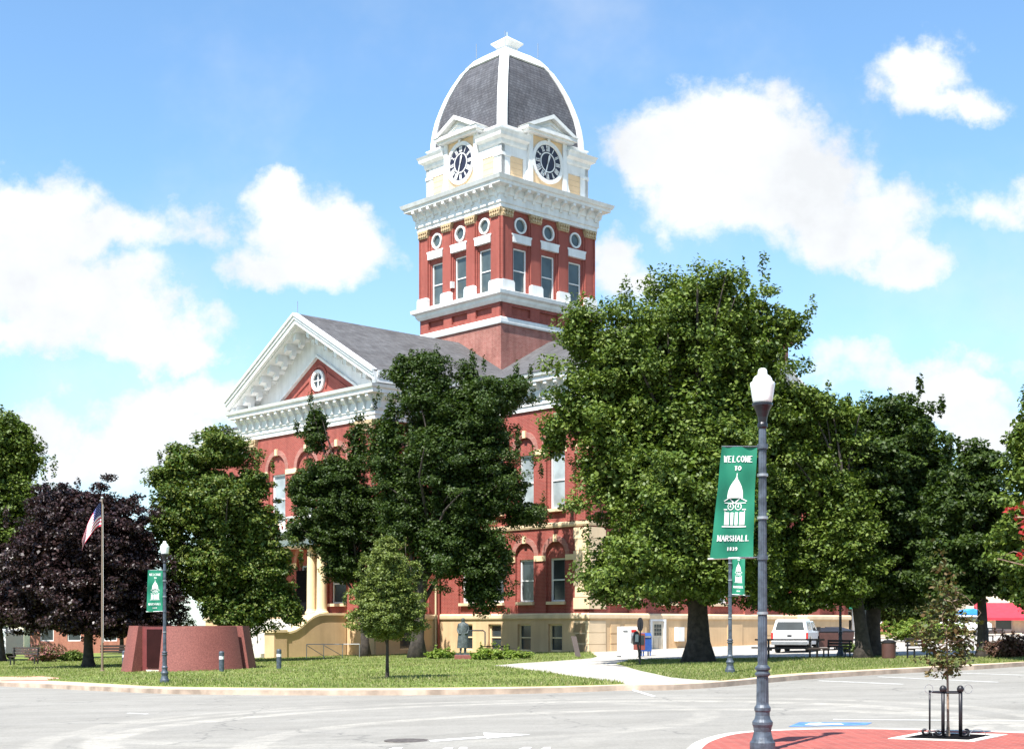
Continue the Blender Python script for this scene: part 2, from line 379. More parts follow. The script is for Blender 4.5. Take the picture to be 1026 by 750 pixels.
def sheet(name, poly, mat, off, thick=0, kind='structure', label=None):
    """flat sheet following the cross fall of the ground; thick>0 gives it a vertical kerb face"""
    bm = bmesh.new(); vs = [bm.verts.new((x, y, 0)) for x, y in poly]; f = bm.faces.new(vs)
    bmesh.ops.triangulate(bm, faces=[f])
    for xx in (-40, 40):
        bmesh.ops.bisect_plane(bm, geom=bm.verts[:]+bm.edges[:]+bm.faces[:], plane_co=(xx, 0, 0), plane_no=(1, 0, 0))
    if thick:
        r = bmesh.ops.extrude_face_region(bm, geom=bm.faces[:])
        top = set(g for g in r['geom'] if isinstance(g, bmesh.types.BMVert))
        for v in bm.verts: v.co.z = gz(v.co.x, off if v in top else off-thick)
    else:
        for v in bm.verts: v.co.z = gz(v.co.x, off)
    bmesh.ops.recalc_face_normals(bm, faces=bm.faces)
    me = bpy.data.meshes.new(name); bm.to_mesh(me); bm.free()
    if not thick:
        if me.polygons and me.polygons[0].normal.z < 0: me.flip_normals()
    me.materials.append(mat); o = bpy.data.objects.new(name, me); C.objects.link(o); o['kind'] = kind
    return o
def smooth_path(pts, n=6):
    P = [Vector(p) for p in pts]; out = []
    for i in range(len(P)-1):
        p0 = P[max(i-1, 0)]; p1 = P[i]; p2 = P[i+1]; p3 = P[min(i+2, len(P)-1)]
        for k in range(n):
            t = k/n; out.append(.5*((2*p1)+(p2-p0)*t+(2*p0-5*p1+4*p2-p3)*t*t+(3*p1-p0-3*p2+p3)*t**3))
    out.append(P[-1]); return out

# ------------------------------------------------------------------ ground, road, kerbs, lawns
def road_material():
    m, nt, N, L, bs = new_mat('pale worn asphalt')
    v = obj_coords(N, L)
    mp = N.new('ShaderNodeMapping'); L.new(v, mp.inputs[0]); mp.inputs['Scale'].default_value = (.25, 1, 1); mp.inputs['Rotation'].default_value = (0, 0, .12)
    a = noise_node(N, L, mp.outputs[0], .8, 7, .6); b = noise_node(N, L, v, 2.5, 6, .7); f = noise_node(N, L, v, 60, 3, .8)
    c = ramp(N, L, a, (.235,.224,.20), (.30,.287,.26), .3, .7)
    c = mixc(N, L, .3, c, ramp(N, L, b, (.62,.62,.62), (1,1,1), .35, .65), 'MULTIPLY')
    # rubbed tyre arcs, lighter than the asphalt
    def M(op, *args):
        q = N.new('ShaderNodeMath'); q.operation = op
        for i, x in enumerate(args):
            if isinstance(x, (int, float)): q.inputs[i].default_value = x
            else: L.new(x, q.inputs[i])
        return q.outputs[0]
    tot = None
    def arc(p, q, r, w, amt):
        nonlocal tot
        A, B, D = [ground(*t, 0).xy for t in (p, q, r)]
        d = 2*(A.x*(B.y-D.y)+B.x*(D.y-A.y)+D.x*(A.y-B.y))
        ux = (A.length_squared*(B.y-D.y)+B.length_squared*(D.y-A.y)+D.length_squared*(A.y-B.y))/d
        uy = (A.length_squared*(D.x-B.x)+B.length_squared*(A.x-D.x)+D.length_squared*(B.x-A.x))/d
        rad = math.hypot(A.x-ux, A.y-uy)
        s = N.new('ShaderNodeVectorMath'); s.operation = 'DISTANCE'; fl = N.new('ShaderNodeVectorMath'); fl.operation = 'MULTIPLY'
        L.new(v, fl.inputs[0]); fl.inputs[1].default_value = (1, 1, 0); L.new(fl.outputs[0], s.inputs[0]); s.inputs[1].default_value = (ux, uy, 0)
        dd = M('ABSOLUTE', M('SUBTRACT', s.outputs['Value'], rad))
        mr = N.new('ShaderNodeMapRange'); mr.interpolation_type = 'SMOOTHSTEP'; L.new(dd, mr.inputs[0]); mr.inputs[1].default_value = w; mr.inputs[2].default_value = w*.55
        mr.inputs[3].default_value = 0; mr.inputs[4].default_value = amt
        tot = mr.outputs[0] if tot is None else M('MAXIMUM', tot, mr.outputs[0])
    arc((110, 752), (190, 724), (330, 712), .38, 0.9)
    arc((250, 752), (300, 733), (440, 719), .35, 0.8)
    arc((35, 752), (70, 735), (160, 722), .30, 0.6)
    arc((180, 745), (330, 707), (620, 704), .3, 0.5)
    arc((560, 752), (700, 720), (1000, 700), .35, .22)
    nz = noise_node(N, L, v, 1.7, 6, .7)
    nr = N.new('ShaderNodeMapRange'); L.new(nz, nr.inputs[0]); nr.inputs[1].default_value = .35; nr.inputs[2].default_value = .6
    c = mixc(N, L, M('MULTIPLY', tot, nr.outputs[0]), c, (.37,.35,.31))
    c = mixc(N, L, .4, c, ramp(N, L, f, (.6,.6,.6), (1,1,1), .3, .6), 'MULTIPLY')
    # cracks
    vo = N.new('ShaderNodeTexVoronoi'); vo.feature = 'DISTANCE_TO_EDGE'; vo.inputs['Scale'].default_value = .22
    wv = N.new('ShaderNodeVectorMath'); wv.operation = 'ADD'; L.new(v, wv.inputs[0])
    nn = N.new('ShaderNodeTexNoise'); nn.inputs['Scale'].default_value = 1.2; L.new(v, nn.inputs['Vector']); L.new(nn.outputs['Color'], wv.inputs[1]); L.new(wv.outputs[0], vo.inputs['Vector'])
    pn = noise_node(N, L, v, .23, 3, .5)
    c = mixc(N, L, ramp(N, L, pn, (0,0,0), (.14,.14,.14), .52, .56), c, (.15,.145,.135))
    sp = noise_node(N, L, v, 22, 4, .75)
    c = mixc(N, L, .32, c, ramp(N, L, sp, (.45,.45,.45), (1.15,1.15,1.12), .34, .62), 'MULTIPLY')
    ck = N.new('ShaderNodeMapRange'); L.new(vo.outputs['Distance'], ck.inputs[0]); ck.inputs[1].default_value = 0; ck.inputs[2].default_value = .008; ck.inputs[3].default_value = .45; ck.inputs[4].default_value = 0
    c = mixc(N, L, ck.outputs[0], c, (.07,.07,.068))
    L.new(c, bs.inputs['Base Color']); bs.inputs['Roughness'].default_value = .92; bs.inputs['Specular IOR Level'].default_value = .2
    bump(N, L, bs, f, .25, .01)
    return m
MAT['road'] = road_material()
sheet('ground', [(-900,-200),(900,-200),(900,1500),(-900,1500)], MAT['grass'], -0.03)
sheet('road', [(-120,-25),(120,-25),(160,230),(-160,230)], MAT['road'], 0.0)
Ld = Vector((-0.679, 0.734)); Rd = Vector((0.734, 0.679))
# outer edge of the park block (kerb foot) traced on the road surface
kerb_px = [(1026,667),(960,671.2),(900,674.3),(850,677.3),(800,680.8),(760,684.5),(720,688.0),(690,690.0),(660,691.2),(625,691.2),(598,692.2),(560,693.6),(500,695),(400,696),(300,696),(200,695.2),(160,694.4),(90,691.3),(0,687)]
edge = [ground(x, y, 0).xy for x, y in kerb_px]
edge = [edge[0]+Rd*90]+[edge[0]+Rd*20]+edge+[edge[-1]+Ld*25]+[edge[-1]+Ld*90]
edge_s = [edge[0]]+[Vector(p) for p in smooth_path([tuple(e)+(0,) for e in edge[1:-1]], 4)]+[edge[-1]]
edge_s = [Vector((p[0], p[1])) for p in edge_s]
def inset(path, d):
    out = []
    for i, p in enumerate(path):
        a = path[max(i-1, 0)]; b = path[min(i+1, len(path)-1)]; t = (b-a).normalized(); nn = Vector((t.y, -t.x))
        if nn.y < 0: nn = -nn
        out.append(p+nn*d)
    return out
far = [Vector((-60, 215)), Vector((95, 215))]
e1 = inset(edge_s, .16)
sheet('kerb', [tuple(p) for p in edge_s+list(reversed(e1))], MAT['kerb'], .125, .16)
walk = [tuple(p) for p in e1+far]
sheet('sidewalk', walk, MAT['tan_walk'], .121, .15)
# lawns
lawn_l = [(626,684.4),(590,685.8),(540,686.8),(480,687.6),(400,688.3),(300,688.5),(200,687.6),(150,686.6),(75,682.4),(45,681),(60,679),(40,677.5),(20,678.6),(0,677.5)]
pl = [ground(x, y).xy for x, y in lawn_l]
back_l = [ground(493,666.3), ground(520,664), ground(560,661.5), ground(592,659)]
pl = [p for p in pl]+[pl[-1]+Ld*25, pl[-1]+Ld*80, Vector((-60, 170)), Vector((-10, 170)), Vector((4.2, 76)), ground(598,657.5).xy]+[g.xy for g in reversed(back_l)]
pl += [ground(540,672).xy, ground(585,678.5).xy]
LAWN_L = [tuple(p[:2]) for p in pl]
sheet('front_lawn', LAWN_L, MAT['grass'], .134, .1)
lawn_r = [(617,664.5),(640,671),(672,678),(700,680.6),(722,681),(745,679),(777,675),(840,671.2),(900,668.4),(960,665.2),(1026,662)]
pr = [ground(x, y).xy for x, y in lawn_r]
LAWN_R = [tuple(p) for p in pr]+[tuple(pr[-1]+Rd*30)]+[tuple(ground(1120, 655.5).xy)]+[tuple(ground(1026,656.2).xy), tuple(ground(900,657.4).xy), tuple(ground(760,659).xy), tuple(ground(660,660.2).xy), tuple(ground(630,661.5).xy)]
sheet('side_lawn', LAWN_R, MAT['grass'], .134, .1)
drive = [ground(493,666.3), ground(540,672), ground(585,678.5), ground(626,684.4), ground(640,685.0), ground(690,683.6), ground(722,681.2), ground(700,680.6), ground(672,678), ground(640,671), ground(617,664.5), ground(630,661.5), ground(660,660.2), ground(760,659), ground(900,657.4), ground(1026,656.2), ground(1120,655.5)]
DR = [tuple(g.xy) for g in drive]+[(60,110),(30,104),(20.5,91),(4.4,75.5)]+[tuple(ground(598,657.5).xy)]+[tuple(g.xy) for g in reversed(back_l[1:])]
sheet('driveway', DR, MAT['gravel'], .1275, .05)
# narrow brick path at far left
pp = [ground(0,681.5).xy, ground(46,681.2).xy, ground(62,679.2).xy, ground(42,677.2).xy, ground(0,677.8).xy]
sheet('path', [tuple(p) for p in pp], simple('pink brick path', (.55,.28,.20), .9, var=.2, scale=3), .139)

# near corner island paved with red brick
def paver_mat():
    m, nt, N, L, bs = new_mat('red brick paving')
    v = obj_coords(N, L)
    mp = N.new('ShaderNodeMapping'); L.new(v, mp.inputs[0]); mp.inputs['Rotation'].default_value = (0, 0, .78)
    b = N.new('ShaderNodeTexBrick'); L.new(mp.outputs[0], b.inputs['Vector']); b.inputs['Scale'].default_value = 1
    b.inputs['Brick Width'].default_value = .2; b.inputs['Row Height'].default_value = .1; b.inputs['Mortar Size'].default_value = .009
    b.inputs['Color1'].default_value = (.36,.072,.052,1); b.inputs['Color2'].default_value = (.25,.048,.036,1); b.inputs['Mortar'].default_value = (.32,.14,.11,1)
    n = noise_node(N, L, v, 1.4, 6); c = mixc(N, L, .35, b.outputs['Color'], ramp(N, L, n, (.6,.6,.6), (1,1,1)), 'MULTIPLY')
    n2 = noise_node(N, L, v, 9, 5); c = mixc(N, L, .2, c, ramp(N, L, n2, (.5,.5,.5), (1,1,1)), 'MULTIPLY')
    L.new(c, bs.inputs['Base Color']); bs.inputs['Roughness'].default_value = .9; bump(N, L, bs, b.outputs['Fac'], -.3, .005)
    return m
isl = [(680,756),(687,750),(700,741),(730,733.2),(781,729.6),(849,728),(916,729),(1026,732),(1100,736)]
ie = [ground(x, y+.5, .13).xy for x, y in isl]
ie = [Vector((p[0], p[1])) for p in smooth_path([tuple(e)+(0,) for e in ie], 6)]
ie = [ie[0]+Vector((0, -6))]+ie+[ie[-1]+Vector((6, -.5))]
def inset_c(path, d):
    cpt = Vector((6, 10)); out = []
    for i, p in enumerate(path):
        a = path[max(i-1, 0)]; b = path[min(i+1, len(path)-1)]; t = (b-a).normalized(); nn = Vector((t.y, -t.x))
        if nn.dot(cpt-p) < 0: nn = -nn
        out.append(p+nn*d)
    return out
ii = inset_c(ie, .17)
sheet('island_kerb', [tuple(p) for p in ie+list(reversed(ii))], MAT['concrete'], .13, .16)
grate_c = Vector((0, 0)); tb = ground(950, 737.5, .13); grate_c = tb.xy
pv = [tuple(p) for p in ii]+[(ii[-1].x, -10), (ii[0].x, -10)]
sheet('brick_paving', pv, paver_mat(), .128, .15)
def rot_sq(c, h, a):
    return [tuple(c+Vector((math.cos(a+k*math.pi/2), math.sin(a+k*math.pi/2)))*h) for k in range(4)]
g0 = rot_sq(grate_c, .76, R(6)); g1 = rot_sq(grate_c, .58, R(6))
for k in range(4):
    pass
fr = MB(lambda a, d, z: (a, d, z+gz(a)))
for k in range(4):
    a, b, c_, d_ = g0[k], g0[(k+1) % 4], g1[(k+1) % 4], g1[k]
    fr.slab([a, b, c_, d_], .11, .137)
o = fr.build('tree_pit_edging', MAT['concrete']); tag(o, 'pale concrete diamond edging round the staked sapling in red brick paving', 'edging')
o = MB(lambda a, d, z: (a, d, z+gz(a))).slab(g1, .11, .1345).build('tree_pit_soil', MAT['dark_void']); o['kind'] = 'structure'

# painted markings
def strip(name, p, q, w, mat=None, off=.004, label=None):
    A = ground(*p, 0).xy; B = ground(*q, 0).xy; t = (B-A).normalized(); nn = Vector((-t.y, t.x))*w/2
    o = sheet(name, [tuple(A+nn), tuple(B+nn), tuple(B-nn), tuple(A-nn)], mat or MAT['paint_line'], off); return o
for p, q in [((640,719.5),(560,724)),((835,720.3),(1060,722)),((633,690.5),(655,697)),((560,731),(690,727)),((820,681.5),(905,685)),((880,677.5),(1000,683)),
             ((950,673.5),(1060,677)),((128,714),(148,714.8))]:
    if p[0] in (640, 560): continue
    strip('road_line', p, q, .10)
# white turn arrow, lettering tops, blue accessible bay, manhole
def px_sheet(name, pts, mat, off=.004): return sheet(name, [tuple(ground(x, y, 0).xy) for x, y in pts], mat, off)
px_sheet('road_arrow', [(430,741.3),(486,737.2),(484,733.8),(532,735.4),(488,739.3),(487,738.6),(432,742.6)], MAT['paint_line'])
for pts in ([(384,752),(394,748.6),(404,748.3),(398,752)], [(440,752),(446,748.8),(454,748.4),(452,752)], [(458,752),(461,748.2),(468,748.2),(468,752)], [(515,752),(525,748.2),(533,748.2),(527,752)],[(540,752),(545,748.3),(552,748.2),(550,752)]):
    px_sheet('road_letter', pts, MAT['paint_line'])
px_sheet('accessible_bay_paint', [(790,727.6),(801,723.1),(874,723.6),(868,725.9),(846,726.6)], MAT['blue_paint'])
px_sheet('wheelchair_symbol', [(806,726.1),(812,724.3),(822,724.0),(826,724.9),(842,724.6),(846,726.0),(836,725.6),(828,726.2),(818,726.6)], MAT['paint_line'], .008)
mc = ground(408, 741.5, 0)
o = MB().lathe([(.33,-.02),(.33,.007)], 28).build('manhole_cover', simple('rusty iron cover', (.10,.085,.075), .7, .3, var=.4, scale=12)); o.location = (mc.x, mc.y, mc.z)
tag(o, 'round dark iron manhole cover in the pale road', 'manhole cover')

# grass blades and weeds
def pip(x, y, poly):
    ins = np.zeros(len(x), bool); n = len(poly)
    for i in range(n):
        x1, y1 = poly[i]; x2, y2 = poly[(i+1) % n]
        c = ((y1 > y) != (y2 > y)); 
        with np.errstate(divide='ignore', invalid='ignore'):
            xi = (x2-x1)*(y-y1)/(y2-y1)+x1
        ins ^= (c & (x < xi))
    return ins
def raw_mesh(name, verts, nquad, mat, tri=False, parent=None):
    me = bpy.data.meshes.new(name); k = 3 if tri else 4
    me.vertices.add(len(verts)); me.vertices.foreach_set('co', verts.astype(np.float32).ravel())
    me.loops.add(nquad*k); me.loops.foreach_set('vertex_index', np.arange(nquad*k, dtype=np.int32))
    me.polygons.add(nquad); me.polygons.foreach_set('loop_start', np.arange(0, nquad*k, k, dtype=np.int32))
    me.update(calc_edges=True); me.materials.append(mat)
    o = bpy.data.objects.new(name, me); C.objects.link(o)
    if parent: o.parent = parent
    return o
def blades(name, poly, n, hmin, hmax, w, mat, seed, ymax=95, off=.13, dens=None):
    rg = np.random.default_rng(seed)
    P = np.array(poly); x0, y0 = P.min(0); x1, y1 = P.max(0); y1 = min(y1, ymax)
    x0 = max(x0, -32); x1 = min(x1, 32)
    # more blades near the camera
    X = rg.uniform(x0, x1, n*4); Y = y0+(y1-y0)*rg.uniform(0, 1, n*4)**1.5
    k = pip(X, Y, poly)
    X = X[k][:n]; Y = Y[k][:n]; m = len(X)
    h = rg.uniform(hmin, hmax, m)*(.55+.9*np.clip(.5+.5*np.sin(X*.9+1.3*np.sin(Y*.35))*np.cos(Y*.7+X*.2), 0, 1)); a = rg.uniform(0, 2*np.pi, m); ww = w*rg.uniform(.6, 1.4, m)
    z = TILT*np.clip(X, -40, 40)+off
    lx = rg.normal(0, .35, m)*h; ly = rg.normal(0, .35, m)*h
    V = np.empty((m, 3, 3)); V[:, 0] = np.stack([X-np.cos(a)*ww, Y-np.sin(a)*ww, z], 1); V[:, 1] = np.stack([X+np.cos(a)*ww, Y+np.sin(a)*ww, z], 1)
    V[:, 2] = np.stack([X+lx, Y+ly, z+h], 1)
    o = raw_mesh(name, V.reshape(-1, 3), m, mat, True); o['kind'] = 'stuff'; tag(o, 'short mown green lawn grass', 'grass'); return o
blades('grass', LAWN_L, 110000, .03, .085, .018, MAT['blade'], 1)
o = blades('grass', LAWN_R, 60000, .03, .085, .018, MAT['blade'], 2); o['label'] = 'short mown grass of the shaded side lawn'

# ------------------------------------------------------------------ trees
def leaves_arrays(cent, rad, n, size, rg, flat=.75, droop=.0):
    """n leaves around clump centre; returns positions & outward dirs"""
    d = rg.normal(size=(n, 3)); d /= np.linalg.norm(d, axis=1)[:, None]
    r = rg.uniform(0, 1, n)**.45
    p = d*r[:, None]*rad; 
    return cent+p, d
def leaf_quads(P, Dr, size, rg):
    n = len(P)
    nrm = Dr*.35+rg.normal(size=(n, 3))*.50+np.array([0, 0, .75]); nrm /= np.linalg.norm(nrm, axis=1)[:, None]
    t = rg.normal(size=(n, 3)); t -= (t*nrm).sum(1)[:, None]*nrm; t /= np.linalg.norm(t, axis=1)[:, None]
    b = np.cross(nrm, t); s = (size*rg.uniform(.65, 1.35, n))[:, None]
    V = np.empty((n, 4, 3)); V[:, 0] = P-t*s*.5; V[:, 1] = P+b*s*.36+nrm*s*.07-t*s*.05; V[:, 2] = P+t*s*.55-nrm*s*.1; V[:, 3] = P-b*s*.36+nrm*s*.07-t*s*.05
    return V.reshape(-1, 3)
def make_tree(name, label, cat, base, lobes, trunk, leafmat, nclump, per, size, crad, seed, barkmat=None, lean=(0, 0), group=None, limbs=22, shoots=.25, low=None, flatten=.5, trunk_name='trunk', fill=.35, brush=1):
    per = int(per*1.2); size = size*.93; fill = fill*1.5
    """lobes: (dx,dy,z,rx,ry,rz); trunk: (radius, height of first fork)"""
    rg = np.random.default_rng(seed); root = thing(name, label, cat, base, 0, group)
    vol = np.array([l[3]*l[4]*l[5] for l in lobes])**.75; vol /= vol.sum()
    cents = []; rads = []; outs = []
    for li, l in enumerate(lobes):
        k = max(3, int(nclump*1.22*vol[li])); c = np.array(l[:3]); rr = np.array(l[3:6])
        d = rg.normal(size=(k, 3)); d /= np.linalg.norm(d, axis=1)[:, None]
        r = rg.uniform(.55, 1.06, k)
        wob = 1+.10*np.sin(3*np.arctan2(d[:, 1], d[:, 0])+li)+.08*np.sin(5*d[:, 2]+seed)
        p = c+d*rr*(r*wob)[:, None]
        cr = crad*rg.uniform(.55, 1.25, (k, 1))*np.array([1, 1, flatten])
        sh = (rg.uniform(0, 1, k) < shoots) & (r > .8) & (d[:, 2] > -.1)
        p[sh] += d[sh]*crad*.4+np.array([0, 0, crad*.3]); cr[sh] = crad*np.array([.34, .34, 1.1])*rg.uniform(.7, 1.1, (sh.sum(), 1))
        if low is not None:
            keep = p[:, 2] > low; p = p[keep]; cr = cr[keep]; d = d[keep]
        cents.append(p); rads.append(cr); outs.append(d)
    cents = np.concatenate(cents); rads = np.concatenate(rads); outs = np.concatenate(outs)
    PP = []; DD = []
    for i in range(len(cents)):
        n = max(5, int(per*rg.uniform(.6, 1.4)*(rads[i].prod()**(1/3)/crad)**1.2))
        p, d = leaves_arrays(cents[i], rads[i], n, size, rg)
        PP.append(p); DD.append(d*.6+outs[i]*.5)
    PP = np.concatenate(PP); DD = np.concatenate(DD)
    SZ = np.full(len(PP), size)
    if fill:
        for li, l in enumerate(lobes):
            k = int(nclump*per*vol[li]*fill); d = rg.normal(size=(k, 3)); d /= np.linalg.norm(d, axis=1)[:, None]
            q = np.array(l[:3])+d*np.array(l[3:6])*(rg.uniform(0, 1, k)**.4*.74)[:, None]
            if low is not None: kk = q[:, 2] > low; q = q[kk]; d = d[kk]
            PP = np.concatenate([PP, q]); DD = np.concatenate([DD, d*.8]); SZ = np.concatenate([SZ, np.full(len(q), size*1.5)])
    # stray leaves and twigs ends
    V = leaf_quads(PP, DD, SZ, rg)
    raw_mesh('crown', V, len(PP), leafmat, parent=root)
    # wood
    mb = MB(); tr, fork = trunk; top = max(l[2] for l in lobes)
    cm = np.average(np.array([l[:3] for l in lobes]), axis=0, weights=vol)
    hz = max(fork+1e-3, cm[2]); pts = []; rad = []
    for t in np.linspace(0, 1, 9):
        z = -.25+(hz+.25)*t; e = t*t
        pts.append((cm[0]*e*.8+lean[0]*math.sin(t*3), cm[1]*e*.8+lean[1]*math.sin(t*3), z))
        rad.append(tr*(1+.75*math.exp(-max(z, 0)/(tr*1.1)))*(1-.55*t**1.2) if t > 0 else tr*1.9)
    mb.tube(pts, rad, 12)
    far_i = rg.permutation(len(cents))[:limbs]
    for i in far_i:
        e = Vector(cents[i]); t0 = rg.uniform(.0, 1); zz = fork+(hz-fork)*t0*.95
        tt = (zz+.25)/(hz+.25); k = min(7, int(tt*8)); fq = tt*8-k
        s = Vector(pts[k]).lerp(Vector(pts[k+1]), fq); r0 = (rad[k]*(1-fq)+rad[k+1]*fq)*.55
        mid = s.lerp(e, .5)+Vector((rg.normal()*.25, rg.normal()*.25, .12*(e-s).length))
        mb.tube([s, s.lerp(mid, .5)+Vector((0, 0, -.03)), mid, mid.lerp(e, .55)+Vector((0, 0, .05)), e], [r0, r0*.75, r0*.5, r0*.3, .012], 6)
    mb.build(trunk_name, barkmat or MAT['bark'], root, smooth=True)
    return root
def T(px, py_top, Y, halfpx):      # helpers: metres above eye plane etc.
    return None
def loc_at(px, Y): return on_ground(px, Y)
def lob(base, px, py, rpx, rpy, dy=0, ry=None):
    """lobe whose projected centre sits near px,py with radii in px at the tree's distance"""
    Y = base.y+dy; s = Y/F
    rpx *= 1.05; rpy *= 1.04
    return ((px-CX)*s-base.x, dy, EYE+(HY-py)*s-base.z, rpx*s, (ry if ry else rpx*s), rpy*s)

b = ground(700, 663)
make_tree('maple_tree', 'tallest broad green maple with a thick dark trunk, beside the white collection box', 'tree', b,
    [lob(b,690,345,80,55), lob(b,640,365,68,55), lob(b,745,345,55,62), lob(b,596,405,52,50), lob(b,690,430,100,80), lob(b,620,470,50,60), lob(b,760,420,44,55),
     lob(b,645,555,58,46), lob(b,740,525,62,62,0), lob(b,585,335,26,34), lob(b,792,325,20,20), lob(b,700,298,52,24), lob(b,615,580,40,30), lob(b,765,585,34,28), lob(b,700,500,80,70,-2.2), lob(b,700,575,70,34,-1.5), lob(b,555,440,16,30), lob(b,655,560,60,36,-3.0), lob(b,720,560,50,36,-3.2)],
    (.40, 2.4), MAT['leaf_mid'], 780, 200, .14, .68, 11, limbs=60, shoots=.42, fill=.3)
b = ground(418, 658.5)
make_tree('shade_tree', 'tall dark green tree covering the courthouse corner, directly behind the small rounded tree', 'tree', b,
    [lob(b,428,395,34,40), lob(b,488,400,42,30), lob(b,450,455,58,46), lob(b,498,490,38,34), lob(b,410,520,36,50), lob(b,450,545,48,46), lob(b,484,590,24,34), lob(b,428,365,22,16), lob(b,516,388,18,18), lob(b,528,515,26,16), lob(b,392,432,14,40), lob(b,488,560,34,40), lob(b,470,500,46,40), lob(b,455,425,40,44), lob(b,402,485,28,48), lob(b,402,372,14,24), lob(b,385,450,22,44), lob(b,480,440,40,40), lob(b,470,378,14,18)],
    (.32, 2.4), MAT['leaf_dark'], 520, 210, .125, .55, 12, limbs=50, shoots=.5, fill=.42)
b = ground(366, 657.5)
make_tree('shade_tree', 'narrower dark green tree in front of the pediment, left of the tallest dark tree', 'tree', b,
    [lob(b,335,530,36,38), lob(b,335,480,32,30), lob(b,305,490,20,26), lob(b,316,432,16,30), lob(b,345,565,26,26), lob(b,358,450,14,34), lob(b,375,525,24,52), lob(b,345,505,34,34), lob(b,298,530,16,18)],
    (.22, 2.2), MAT['leaf_dark'], 290, 190, .125, .48, 13, limbs=30, shoots=.5, fill=.35)
b = ground(388, 680)
make_tree('ornamental_tree', 'small rounded tree with a thin trunk alone on the sunny lawn', 'tree', b,
    [lob(b,389,605,37,34), lob(b,389,575,27,30), lob(b,389,550,12,18), lob(b,388,622,34,20)],
    (.055, .9), MAT['leaf_light'], 430, 140, .066, .21, 14, limbs=26, shoots=.35, low=.85, fill=.6)
b = ground(224, 663.5)
make_tree('maple_tree', 'yellow-green maple behind the red granite monument', 'tree', b,
    [lob(b,215,505,58,44), lob(b,188,465,30,26), lob(b,225,452,32,22), lob(b,255,535,34,36), lob(b,215,570,58,44), lob(b,268,590,28,28), lob(b,172,520,28,46), lob(b,255,485,20,20), lob(b,285,600,18,16), lob(b,238,612,48,22), lob(b,292,612,16,18), lob(b,275,560,24,22), lob(b,160,480,14,14), lob(b,212,435,14,10)],
    (.25, 1.8), MAT['leaf_warm'], 400, 175, .14, .52, 15, limbs=30, shoots=.45, fill=.35)
b = ground(88.5, 668)
make_tree('purple_tree', 'broad dark purple-leaved tree behind the flagpole', 'tree', b,
    [lob(b,88,522,56,38), lob(b,50,555,54,46), lob(b,125,555,42,48), lob(b,90,595,76,40), lob(b,30,605,44,30), lob(b,145,605,38,36), lob(b,90,560,80,60), lob(b,166,600,22,28), lob(b,60,510,30,24), lob(b,90,618,70,22)],
    (.24, 1.5), MAT['leaf_purple'], 560, 190, .14, .48, 16, limbs=30, shoots=.2, fill=.35)
b = ground(2, 662)
make_tree('purple_tree', 'dark purple-leaved tree cut by the left edge of the picture', 'tree', b,
    [lob(b,-5,560,50,46), lob(b,-30,590,60,40), lob(b,10,608,36,28)],
    (.22, 1.5), MAT['leaf_purple'], 260, 160, .14, .48, 17, limbs=16, shoots=.15, fill=.35)
b = on_ground(-5, 92)
make_tree('tall_tree', 'tall bright green tree rising above the purple trees at far left', 'tree', b,
    [lob(b,-10,460,46,36), lob(b,12,438,26,24), lob(b,0,510,50,50), lob(b,27,462,14,22)], (.35, 4), MAT['leaf_mid'], 260, 150, .2, .75, 18, limbs=16, shoots=.5)
b = ground(865, 659.0)
make_tree('maple_tree', 'bright green maple with low boughs over the white pickup', 'tree', b,
    [lob(b,805,418,34,40), lob(b,798,480,42,44), lob(b,828,540,42,36), lob(b,792,560,36,34), lob(b,832,585,40,24), lob(b,802,603,26,15), lob(b,840,430,26,36), lob(b,845,500,30,40), lob(b,778,596,14,12), lob(b,855,560,34,40)],
    (.26, 2.2), MAT['leaf_mid'], 380, 175, .14, .52, 19, limbs=40, shoots=.4, fill=.3)
b = ground(873, 657.0)
make_tree('dense_tree', 'dense dark green round-topped tree, tallest right of the near lamp', 'tree', b,
    [lob(b,890,462,60,56), lob(b,900,430,44,34), lob(b,908,520,58,56), lob(b,870,540,50,50), lob(b,915,572,46,34), lob(b,862,430,24,30), lob(b,900,585,60,22), lob(b,925,480,36,40)],
    (.32, 2.6), MAT['leaf_deep'], 520, 190, .16, .52, 20, limbs=30, shoots=.3, fill=.3)
b = ground(985, 658.5)
make_tree('park_tree', 'dark green tree with a forked trunk in front of the red awning', 'tree', b,
    [lob(b,972,500,36,44), lob(b,982,462,22,18), lob(b,980,550,50,32), lob(b,950,575,26,22), lob(b,1008,560,30,26), lob(b,1000,525,30,38), lob(b,948,510,24,50), lob(b,960,590,34,16), lob(b,1012,588,22,14)],
    (.20, 2.4), MAT['leaf_deep'], 360, 170, .14, .46, 21, limbs=34, shoots=.4, fill=.3)
b = ground(1052, 661)
make_tree('park_tree', 'green tree cut by the right edge of the picture', 'tree', b,
    [lob(b,1052,470,40,52), lob(b,1040,428,18,20), lob(b,1045,545,44,46), lob(b,1062,590,50,26), lob(b,1026,462,12,30), lob(b,1022,520,14,20)],
    (.26, 2.2), MAT['leaf_mid'], 300, 160, .15, .5, 22, limbs=20, shoots=.5, fill=.3)
